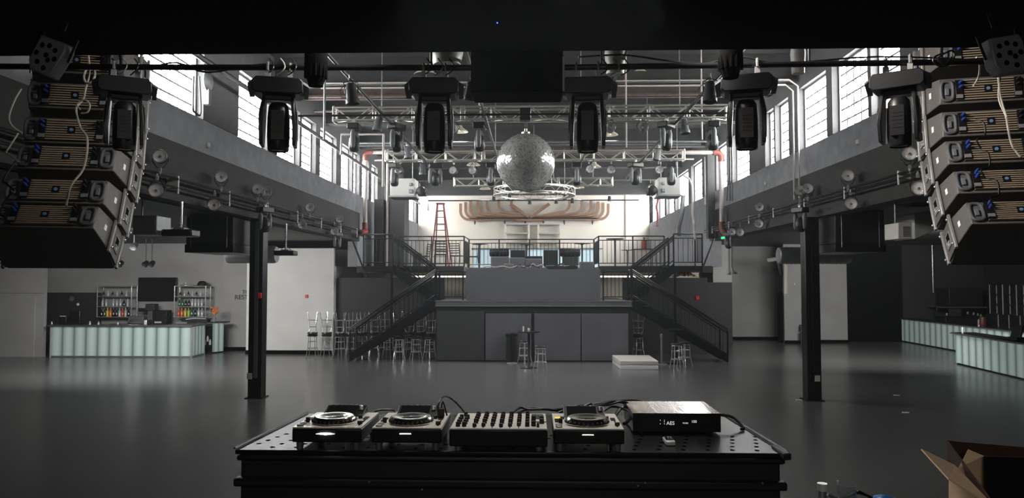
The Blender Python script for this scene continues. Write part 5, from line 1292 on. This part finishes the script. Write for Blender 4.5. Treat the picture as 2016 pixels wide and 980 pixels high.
# right bars
def side_bar(name, label, p0, p1, h, lamp=True):
    p0, p1 = Vector(p0), Vector(p1)
    t = thing(name, label, 'bar', p0)
    bar_front(t, p1, p0, .06, h-.06, n=max(6, int((p0-p1).length/.42)))
    MB().prism([p0+Vector((-.12, .15, h-.05)), p1+Vector((-.12, 0, h-.05)), p1+Vector((.62, 0, h-.05)), p0+Vector((.62, .15, h-.05))], (0, 0, .05)).build('countertop', 'counter_b', t, bevel=.01)
    MB().prism([p0+Vector((-.135, .165, h-.045)), p1+Vector((-.135, 0, h-.045)), p1+Vector((-.12, 0, h-.045)), p0+Vector((-.12, .165, h-.045))], (0, 0, .04)).build('edge_trim', 'counter', t)
    MB().prism([p0, p0+Vector((.55, 0, 0)), p0+Vector((.55, .04, 0)), p0+Vector((0, .04, 0))], (0, 0, h-.05)).build('end_panel', 'wall_dark', t)
    MB().bx(p0.x-.02, p0.x+.03, p0.y-.0, p0.y+.04, 0, h-.05).build('corner_post', 'alu', t)
    MB().prism([p0+Vector((.1, 0, 0)), p1+Vector((.1, 0, 0)), p1+Vector((.5, 0, 0)), p0+Vector((.5, 0, 0))], (0, 0, .06)).build('plinth', 'black', t)
    return t
A0 = at(1775, 672, z=0); A1 = at(1890, 693, z=0); dA = (A1-A0).normalized()
side_bar('bar_counter', 'farther glass fronted bar on the right side', (A0.x, A0.y, 0), tuple(A0+dA*9.5), 1.0)
B0 = at(1886, 717, z=0); B1 = at(2016, 748, z=0); dB = (B1-B0).normalized()
side_bar('bar_counter', 'nearer brighter glass fronted bar at the right edge', (B0.x, B0.y, 0), tuple(B0+dB*8), .98)
# right bar back gear
xr = 18.6
t = thing('wall_shelf_rack', 'tall chrome shelf rack on the wall behind the right bars', 'shelf', (17.4, 27.5, 1.2))
a = at(1948, 560, y=27.5); b = at(2060, 560, y=24.5); z0 = at(1950, 617, y=27.5).z
for f, up_ in ((0, 1), (.25, 1), (.5, 1), (.75, 1), (1, 1)):
    for dx in (0, .25):
        q = a.lerp(b, f); MB().tube((q.x+dx, q.y, z0), (q.x+dx, q.y, a.z), .02, 8).build('upright', 'chrome', t)
for f in (0, .33, .66, 1):
    z = z0+(a.z-z0)*f; MB().prism([(a.x, a.y, z), (b.x, b.y, z), (b.x+.25, b.y, z), (a.x+.25, a.y, z)], (0, 0, .02)).build('shelf', 'counter_b', t)
MB().prism([(a.x, a.y, 0), (b.x, b.y, 0), (b.x+.5, b.y, 0), (a.x+.5, a.y, 0)], (0, 0, .9)).build('lower_cabinet', 'wall_dark', t)
for k in range(3): q = a.lerp(b, .1+.2*k); MB().tube((q.x+.1, q.y, .9), (q.x+.1, q.y, z0), .02).build('post', 'chrome', t)
t = thing('kitchen_hood', 'black hood and shelf on the wall behind the farther right bar', 'hood', (18, 29.5, 1.9))
a = at(1868, 567, y=30.2); b = at(1935, 602, y=30.2)
MB().bx(a.x, b.x, 30.2, 31.2, b.z, a.z).build('hood_body', 'black', t, bevel=.02)
MB().bx(a.x-.3, b.x+.1, 30.1, 31.3, b.z-.08, b.z-.03).build('shelf', 'counter', t)
MB().tube((a.x-.2, 31.0, a.z-.2), (a.x-.2, 31.0, 4.05), .03).build('pipe', 'chrome', t)
MB().bx(a.x-.1, b.x, 30.3, 31.2, 0, b.z-.45).build('base_cabinet', 'black', t, bevel=.02)
MB().bx(a.x, a.x+.5, 30.25, 30.3, b.z-.42, b.z-.12).build('menu_board', 'wall_dark', t)
for k, (px, py) in enumerate(((1864, 619), (1905, 616), (1917, 617), (1925, 619), (1931, 621))):
    q = at(px, py, y=30.0); MB().lathe([(.03, -.05), (.04, 0), (.03, .05), (0, .06)], q, 8).build('shiny_jar', 'chrome', t)
def tp(px, py, k, lab):
    q = at(px, py, x=B0.x+.2); return q
q = at(1880, 648, x=B0.x+.0)
o = MB().lathe([(0, 0), (.025, 0), (.025, .15), (.012, .17), (0, .17)], (B0.x+.05, B0.y-.2, .98), 10).build('candle', 'silver'); tag(o, 'small white candle on the near end of the right edge bar', 'candle')
def along(f, dx=.25): q = B0+dB*f; return Vector((q.x+dx, q.y, .98))
q = along(2.9)
t = thing('till_screen', 'black till screen on the bar at the right edge', 'till', q)
MB().box((0, 0, .24), (.06, .4, .34), rot=(0, R(15), 0)).build('display', 'fixture', t, world=False, bevel=.01); MB().box((.03, 0, .04), (.3, .28, .08)).build('stand', 'black', t, world=False, bevel=.01)
MB().box((.0, .3, .03), (.25, .3, .06)).build('keyboard', 'black', t, world=False, bevel=.01)
q = along(3.9, .3)
t = thing('receipt_printer', 'grey upright dispenser beside the till on the right edge bar', 'dispenser', q)
MB().box((0, 0, .12), (.16, .2, .24)).build('housing', 'fixture_g', t, world=False, bevel=.02); MB().box((-.02, 0, .25), (.1, .16, .02)).build('lid', 'galv', t, world=False)
q = along(4.6, .3)
t = thing('fruit_bowl', 'black bowl holding lime green fruit on the right edge bar', 'bowl', q)
MB().lathe([(0, 0), (.12, 0), (.2, .12), (.18, .12), (.1, .03), (0, .03)], (0, 0, 0), 20).build('bowl', 'black', t, world=False)
for x, y in ((0, 0), (.07, .05), (-.07, .04), (.02, -.08)):
    o = MB().lathe([(.045*math.sin(PI*k/6), -.045*math.cos(PI*k/6)) for k in range(7)], (0, 0, 0), 10).build('lime', 'leaf'); o.location = q+Vector((x, y, .14)); tag(o, 'green lime in the black bowl on the right edge bar', 'fruit', 'limes in the bowl')
q = along(3.4, 1.35)
t = thing('draped_machine', 'dark covered machine behind the right edge bar', 'machine', (q.x, q.y, 0))
MB().box((0, 0, .62), (.6, .9, 1.24)).build('cover', 'black', t, world=False, bevel=.08); MB().box((-.1, .5, .5), (.4, .5, 1.0)).build('steel_side', 'counter', t, world=False, bevel=.03)
q = A0+dA*2.2
t = thing('bar_faucet', 'dark arched tap on the farther right bar', 'tap', (q.x+.3, q.y, 1.0))
MB().path([(0, 0, 0), (0, 0, .45), (.0, -.08, .55), (0, -.2, .52), (0, -.22, .4)], .02, 8).build('spout', 'black_metal', t, world=False); MB().lathe([(.05, 0), (.05, .03), (0, .03)], (0, 0, 0), 12).build('base', 'black_metal', t, world=False)
q = A0+dA*5.6
t = thing('red_dispenser', 'dark red and chrome dispenser on the farther right bar', 'dispenser', (q.x+.3, q.y, 1.0))
MB().lathe([(0, 0), (.1, 0), (.12, .1), (.1, .3), (0, .34)], (0, 0, 0), 14).build('tank', mat('dark_red_plastic', (70,36,32), .4), t, world=False); MB().lathe([(0, 0), (.06, 0), (.06, .22), (0, .24)], (0, .2, 0), 12).build('steel_cup', 'chrome', t, world=False)
# folded chair / sign board in the right aisle, wall bracket, downspout
q = at(1568, 673, z=0)
t = thing('folded_chair', 'small black folded chair leaning on the wall beside the right column', 'chair', (q.x, 30.3, 0))
for s in (-.2, .2): MB().path([(q.x+s*.85, 30.45, .78), (q.x+s, 30.35, .4), (q.x+s*1.05, 30.25, 0)], .016, 6).build('leg', 'black_metal', t)
MB().prism([(q.x-.17, 30.42, .55), (q.x+.17, 30.42, .55), (q.x+.17, 30.46, .78), (q.x-.17, 30.46, .78)], (0, .02, 0)).build('backrest', 'black', t); MB().prism([(q.x-.18, 30.30, .12), (q.x+.18, 30.30, .12), (q.x+.18, 30.38, .5), (q.x-.18, 30.38, .5)], (0, .03, 0)).build('seat', 'black', t)
MB().bx(q.x-.15, q.x+.15, 30.27, 30.29, .10, .24).build('pale_label', 'wall_grey', t)
t = thing('pipe_bracket', 'white bent pipe and canopy on the wall left of the right column', 'pipe', at(1545, 520, y=29.5))
MB().path([at(1511,512,y=30), at(1534,509,y=29.8), at(1546,521,y=29.6), at(1546,578,y=29.6)], .085, 8).build('bent_pipe', 'alu_w', t)
MB().path([at(1530,512,y=29.9), at(1535,530,y=29.9), at(1538,540,y=29.9)], .09, 8).build('drop_piece', 'wall_dark', t)
t = thing('wall_pipe', 'thin pale pipe with a shower-like end on the right bright wall strip', 'pipe', at(1441, 500, y=30.8))
MB().path([at(1441,482,y=30.8), at(1441,525,y=30.8), at(1444,533,y=30.7), at(1448,536,y=30.7)], .03, 8).build('pipe', 'galv', t); MB().lathe([(0, .05), (.05, .03), (.12, -.03), (0, -.05)], at(1447,537,y=30.6), 12).build('end_cone', 'galv', t)

# ================================================================== MEZZANINE
# wood sculpture
t = thing('wall_sculpture', 'large brown wooden sculpture of fanned curved ribs on the far white wall', 'sculpture', at(1046, 425, y=39.8))
Yw = 39.7
ctr = at(1043, 424, y=Yw)
tops = [(907,401),(917,398),(927,396),(941,394),(959,393),(982,393),(1007,393)]
topsR = [(1197,401),(1187,399),(1177,397),(1163,395),(1145,393),(1121,393),(1062,396)]
def rib(tp_, sgn, i):
    top = at(tp_[0], tp_[1], y=Yw); off = .045*(6-i)
    zb_ = ctr.z-.12+ i*.035
    r = min(.45, abs(top.x-ctr.x)*.4); pts = [top]
    hz = zb_+ (.10 + .045*i)
    hz = ctr.z-.22+.075*i
    cxp = top.x - sgn*r
    for k in range(9):
        a = R(90*k/8); pts.append(Vector((cxp+sgn*r*math.cos(a), Yw, hz+r-r*math.sin(a)*1.0)))
    pts.append(Vector((ctr.x+sgn*.1, Yw, ctr.z-.20+.02*i)))
    mb = MB(); w = .07; n = len(pts); vs = []
    for j, p in enumerate(pts):
        d = (pts[min(j+1, n-1)]-pts[max(j-1, 0)]).normalized(); nn = Vector((-d.z, 0, d.x))*(w if j < n-1 else .02)
        for q_ in (p+nn, p-nn): vs += [q_, q_+Vector((0, -.14, 0))]
    fs = []
    for j in range(n-1):
        a0, b0 = 4*j, 4*j+4
        fs += [(a0, b0, b0+1, a0+1), (a0+2, a0+3, b0+3, b0+2), (a0+1, b0+1, b0+3, a0+3), (a0, a0+2, b0+2, b0)]
    mb.add(vs, fs+[(0, 1, 3, 2), (4*n-4, 4*n-2, 4*n-1, 4*n-3)])
    mb.build('wooden_rib', 'wood', t)
for i, tp_ in enumerate(tops): rib(tp_, -1, i)
for i, tp_ in enumerate(topsR[:6]): rib(tp_, 1, i)
for s in (-1, 1): MB().prism([ctr+Vector((0, 0, -.05)), ctr+Vector((s*.1, 0, -.15)), ctr+Vector((s*1.1, 0, .55)), ctr+Vector((s*1.0, 0, .68))], (0, -.2, 0)).build('centre_arm', 'wood', t)
MB().bx(ctr.x-.75, ctr.x+.75, Yw-.3, Yw, ctr.z-.32, ctr.z-.22).build('centre_base', 'wood', t)
# wall spots below
for k, px in enumerate((935, 994, 1034, 1070, 1111, 1166)):
    q = at(px, 437, y=39.9); t = thing('wall_light', f'tiny dark wall light under the wood sculpture, {ORD[k]} from the left', 'wall light', q)
    MB().lathe([(.02, .16), (.06, 0), (.02, -.14), (0, -.16)], q+Vector((0, -.1, 0)), 8).build('shade', 'fixture', t); MB().box(q+Vector((0, -.05, .02)), (.03, .1, .05)).build('bracket', 'fixture', t)
# white shelves
t = thing('wall_shelving', 'white open shelving frame on the far wall below the sculpture', 'shelf', at(1050, 470, y=39.6))
a = at(995, 441, y=39.6); b = at(1104, 470, y=39.6)
for px in (995, 1041, 1060, 1103): q = at(px, 441, y=39.6); MB().bx(q.x-.05, q.x+.05, 39.5, 39.85, 3.07, a.z).build('upright', 'wall_warm', t)
for py in (441, 459, 478):
    for p0, p1 in ((995, 1041), (1060, 1103)): q0 = at(p0, py, y=39.6); q1 = at(p1, py, y=39.6); MB().bx(q0.x, q1.x, 39.45, 39.88, q0.z-.04, q0.z+.03).build('shelf_board', 'galv_lt', t)
# ladder
t = thing('step_ladder', 'tall red A-frame step ladder standing on the mezzanine', 'ladder', (at(866,480,y=35).x, 35, ZM))
tL, tR = at(861, 402, y=35), at(873, 402, y=35)
bL, bR = at(848, 528, y=34.7), at(884, 528, y=34.7)
for p, q in ((tL, bL), (tR, bR)): MB().tube(p, (q.x, 34.6, ZM), .035, 6).build('front_rail', 'red', t)
for p, q in ((tL, bL), (tR, bR)): MB().tube(p+Vector((0, .1, 0)), (q.x, 36.2, ZM), .03, 6).build('rear_rail', 'red', t)
for k in range(1, 10):
    f = k/10; z = tL.z+(ZM-tL.z)*f; xl = tL.x+(bL.x-tL.x)*f; xr_ = tR.x+(bR.x-tR.x)*f; y = 35+(34.6-35)*f
    MB().bx(xl, xr_, y-.05, y+.05, z-.015, z+.015).build('step', 'fixture_g', t)
    if k % 2: MB().bx(xl, xr_, 35.1+1.1*f-.02, 35.1+1.1*f+.02, z-.015, z+.015).build('cross_brace', 'fixture_g', t)
MB().bx(tL.x-.05, tR.x+.05, 34.9, 35.2, tL.z, tL.z+.06).build('top_cap', 'rust', t)
# upper tables
for px, Y, lab, s in ((944, 31.0, 'high table on the mezzanine left of the black bolsters', .98), (1037, 33.0, 'high table on the mezzanine behind the booth centre', 1.05), (1146, 31.0, 'high table on the mezzanine right of the black bolsters', 1.0), (1235, 34.0, 'lower round table on the mezzanine far right', .85), (1211, 28.5, 'tall round table on the mezzanine near the right railing', 1.05)):
    ht_at(px, 500, ZM, lab, Y=Y, s=s)
t = thing('serving_table', 'small square table on the right of the mezzanine', 'table', (at(1265,490,y=36).x, 36, ZM))
for s in (-.4, .4): MB().tube((s, 0, 0), (s, 0, 1.0), .02, 6).build('leg', 'black_metal', t, world=False)
MB().bx(-.5, .5, -.3, .3, 1.0, 1.04).build('tabletop', 'black_metal', t, world=False)
# glass bar upstairs
t = thing('upper_bar', 'pale blue glowing glass bar along the back of the mezzanine', 'bar', (0, 37.5, ZM))
x0 = at(932, 500, y=36.8).x; x1 = at(1182, 500, y=36.8).x
M['glass_up'] = mat('pale_blue_lit_glass', (196,222,232), .3, emit=.25, n=.12, ns=2.0, stretch=(3,1,.2))
n = 12
for k in range(n):
    a0 = x0+(x1-x0)*k/n; a1 = x0+(x1-x0)*(k+1)/n
    MB().bx(a0+.02, a1-.02, 36.8, 36.84, ZM+.05, ZM+1.05).build('glass_panel', 'glass_up', t)
MB().bx(x0-.1, x1+.1, 36.7, 37.4, ZM+1.06, ZM+1.12).build('countertop', 'galv', t); MB().bx(x0, x1, 36.9, 37.3, ZM, ZM+1.05).build('cabinet_body', 'wall_white', t)
# bolsters, speakers and cases on the booth
zb0 = 2.94
Yb = 27.0
for px0, px1, w in ((963, 1003, 'left'), (1102, 1143, 'right')):
    q0 = at(px0, 497, y=29.0); q1 = at(px1, 497, y=29.0); r = .17
    t = thing('rolled_mat', f'thick black rolled bolster on the {w} of the booth equipment', 'rolled mat', ((q0.x+q1.x)/2, 29, q0.z-r))
    MB().lathe([(0, 0), (r*.85, .02), (r, .08)]+[(r*(1 if k % 2 else .985), .08+(q1.x-q0.x-.16)*k/10) for k in range(11)]+[(r*.85, q1.x-q0.x-.02), (0, q1.x-q0.x)], (q0.x, 29, q0.z), 18, axis='x').build('roll', 'seat', t)
    MB().bx(q0.x+.1, q1.x-.1, 28.85, 29.15, ZM, q0.z-r).build('support', 'wall_dark', t)
    for f in (.25, .7): MB().torus((q0.x+(q1.x-q0.x)*f, 29, q0.z), r+.003, .008, 18, 6, axis='x').build('strap', 'black', t)
def case(px0, px1, py0, Y, z0, m, lab, cat='speaker', name='stage_monitor', d=.4, grille=True):
    a = at(px0, py0, y=Y); b = at(px1, py0, y=Y)
    t = thing(name, lab, cat, ((a.x+b.x)/2, Y, z0))
    MB().bx(a.x, b.x, Y, Y+d, z0, a.z).build('cabinet', m, t, bevel=.015)
    if grille: MB().bx(a.x+.03, b.x-.03, Y-.012, Y, z0+.03, a.z-.03).build('front_panel', 'grille' if m != 'grey_case' else 'dark_panel', t)
    for x in (a.x+.05, b.x-.05): MB().box((x, Y-.01, z0+.02), (.04, .03, .03)).build('corner', 'galv', t)
case(1005, 1034, 492, 28.6, ZM, 'black', 'black speaker box between the bolsters on the left')
case(1070, 1098, 492, 28.6, ZM, 'black', 'black speaker box between the bolsters on the right')
case(1034, 1068, 504, 28.5, ZM, 'wall_dark', 'low dark case between the two black speaker boxes', 'case', 'equipment_case')
for px0, px1, py, lab in ((966, 1002, 505, 'left'), (1003, 1033, 507, 'second'), (1034, 1066, 509, 'third')):
    case(px0, px1, py, 25.2, zb0, 'grey_case', f'grey equipment case on the booth top, {lab} of the row', 'case', 'equipment_case', grille=True)
case(992, 1011, 519, 24.7, zb0, 'grey_case', 'small grey box in front of the cases on the booth', 'box', 'equipment_box', .2, False)
case(1142, 1169, 515, 24.9, zb0, 'grey_case', 'grey wedge box at the right end of the booth top', 'monitor', 'stage_monitor', .35)
case(1075, 1138, 522, 25.4, zb0, 'fixture_g', 'low grey rack unit on the right of the booth top', 'rack unit', 'rack_unit', .4)
for k, pts in enumerate(([(950,527),(960,524),(975,526),(990,524),(1005,527),(1022,523),(1040,527)], [(1015,526),(1024,521),(1030,526),(1048,522),(1062,527)], [(1085,526),(1100,521),(1108,519),(1112,526),(1128,522),(1138,526)], [(1043,526),(1049,519),(1056,524),(1066,521),(1072,527)])):
    cable('cable', [at(a_, b_, y=24.45) for a_, b_ in pts], .018, 'cable_w' if k in (0, 3) else 'cable_b', f'{"pale" if k in (0,3) else "black"} loose cable on the front edge of the booth, {ORD[k]} from the left')
# mezzanine chairs
def make_chair():
    t = thing('side_chair', 'x', 'chair')
    MB().box((0, 0, .45), (.42, .42, .04)).build('seat', 'black', t, world=False, bevel=.01)
    for x in (-.19, .19):
        MB().tube((x, -.19, 0), (x, -.19, .45), .016, 6).build('leg', 'black_metal', t, world=False)
        MB().path([(x, .24, 0), (x, .19, .45), (x, .24, .92)], .016, 6).build('leg', 'black_metal', t, world=False)
    for k in range(5): MB().box((0, .2+.008*k, .55+.085*k), (.38, .012, .035)).build('back_slat', 'black_metal', t, world=False)
    return t
ch = Proto(make_chair())
for px, Y, rz, lab in ((867, 28.0, 10, 'black slat-back chair in front of the red ladder'), (900, 29.5, -20, 'black slat-back chair right of the red ladder on the mezzanine'), (833, 30, 80, 'black slat-back chair side-on left of the red ladder'), (931, 30.5, 90, 'black slat-back chair side-on behind the left railing corner')):
    ch.put((at(px, 500, y=Y).x, Y, ZM), (0, 0, R(rz+180)), label=lab, scale=1.1)
t = thing('fire_extinguisher', 'red fire extinguisher on the far wall behind the right railing', 'extinguisher', at(1268, 487, y=39.8))
q = at(1268, 488, y=39.8)
MB().lathe([(0, 0), (.1, 0), (.11, .05), (.11, .42), (.05, .5), (.03, .55), (0, .55)], q+Vector((0, 0, -.05)), 14).build('cylinder', 'red', t); MB().box(q+Vector((0, 0, .54)), (.12, .05, .06)).build('valve', 'fixture', t)
t = thing('cardboard_stack', 'grey and pink stacked items low on the left of the mezzanine', 'boxes', (at(800,510,y=32).x, 32, ZM))
MB().bx(at(795,510,y=32).x, at(812,510,y=32).x, 32, 32.5, ZM, ZM+.5).build('lower_box', 'wall_white', t, bevel=.02); MB().bx(at(812,510,y=32).x, at(830,510,y=32).x, 32, 32.4, ZM, ZM+.7).build('tall_box', 'grey_case', t, bevel=.02)
# gold foil over the dark wall on the right
mb = MB(); rr_ = random.Random(9); a = at(1325, 546, y=26.4); b = at(1372, 546, y=26.4); nx, nz = 14, 6; vs = []
for i in range(nx+1):
    for j in range(nz+1): vs.append((a.x+(b.x-a.x)*i/nx, 26.3+.4*j/nz+rr_.uniform(-.04, .04), 2.68+.2*math.sin(PI*i/nx)*math.sin(PI*(j+.6)/(nz+1))+rr_.uniform(0, .08)))
mb.add(vs, [(i*(nz+1)+j, (i+1)*(nz+1)+j, (i+1)*(nz+1)+j+1, i*(nz+1)+j+1) for i in range(nx) for j in range(nz)])
o = mb.build('foil_sheet', 'gold', smooth=False); tag(o, 'crumpled golden foil lying on the dark wall under the right landing', 'foil')
# dance floor marks
for k, (px, py) in enumerate(((1573, 787), (1765, 778), (1783, 812))):
    q = at(px, py, z=0); o = MB().box((q.x, q.y, .004), (.12, .06, .008)).build('paper_scrap', 'sticker'); tag(o, f'tiny pale scrap on the dark floor right of the table, {ORD[k]} from the left', 'scrap')
# green exit glow near right stand pipe
q = at(1424, 468, x=5.95); o = MB().box(q, (.06, .3, .06)).build('exit_light', mat('green_lit_strip', (40,200,110), .4, emit=1.5)); tag(o, 'small green lit strip beneath the right stand pipe', 'light')
# ================================================================== LIGHT
w = bpy.data.worlds.new('world'); SC.world = w; w.use_nodes = True
w.node_tree.nodes['Background'].inputs[0].default_value = (.55, .6, .7, 1)
w.node_tree.nodes['Background'].inputs[1].default_value = .03
vs = w.node_tree.nodes.new('ShaderNodeVolumeScatter'); vs.inputs['Density'].default_value = .0019; vs.inputs['Anisotropy'].default_value = .55; vs.inputs['Color'].default_value = (.88, .94, 1, 1)
w.node_tree.links.new(vs.outputs[0], w.node_tree.nodes['World Output'].inputs['Volume'])
def area(name, loc, target, size, energy, col=(1, 1, 1), size_y=None, spread=None):
    l = bpy.data.lights.new(name, 'AREA'); l.energy = energy; l.color = col; l.size = size
    if size_y: l.shape = 'RECTANGLE'; l.size_y = size_y
    if spread: l.spread = R(spread)
    o = bpy.data.objects.new(name, l); COL.objects.link(o); o.location = loc
    o.rotation_euler = (Vector(target)-Vector(loc)).to_track_quat('-Z', 'Y').to_euler()
    return o
# added fill lights for the hall, aisles and stage
area('mezzanine_light', (0, 33, 7.6), (0, 39, 4.5), 8, 60, (1, .93, .82), 3)  # added to brighten the far mezzanine wall
area('left_aisle_light', (-11, 19, 3.85), (-11, 25, .5), 4, 500, (1, .98, .95), 2)  # added to lift the left bar area
area('right_aisle_light', (11, 22, 3.95), (12, 30, 1), 4, 420, (1, .98, .93), 2)  # added because the right aisle came out too dim
area('array_work_light', (1.2, 6.1, 5.2), (4.7, 7.6, 3.7), .5, 70, (1, .92, .83), .5, 100)  # invented source for the warm light on the right array
area('array_work_light', (-1.2, 6.1, 5.2), (-4.7, 7.6, 3.7), .5, 22, (1, .93, .86), .5, 100)  # same invented source, weaker, for the left array
area('stage_fill_light', (0, -2.2, 3.9), (0, 4, 3.0), 1.6, 24, (1, .93, .85), 1.0)
area('table_light', (0, 4.6, 4.36), (0, 3.9, 1.9), 1.6, 13, (1, .95, .88), .3, 110)  # added so the player and mixer tops come up bright
for _o in [o for o in COL.objects if o.name.startswith('high_bay_lamp')]:
    l = bpy.data.lights.new('high_bay_light', 'SPOT'); l.energy = 420 if _o.location.y < 26 else 200; l.spot_size = R(135); l.spot_blend = 1; l.shadow_soft_size = .25; l.color = (1, .98, .95)  # added floor fill, set just under each high bay lamp
    o = bpy.data.objects.new('high_bay_light', l); COL.objects.link(o); o.location = _o.location+Vector((0, 0, -.1))
SC.view_settings.view_transform = 'Standard'
SC.view_settings.look = 'None'
SC.view_settings.exposure = 0.55
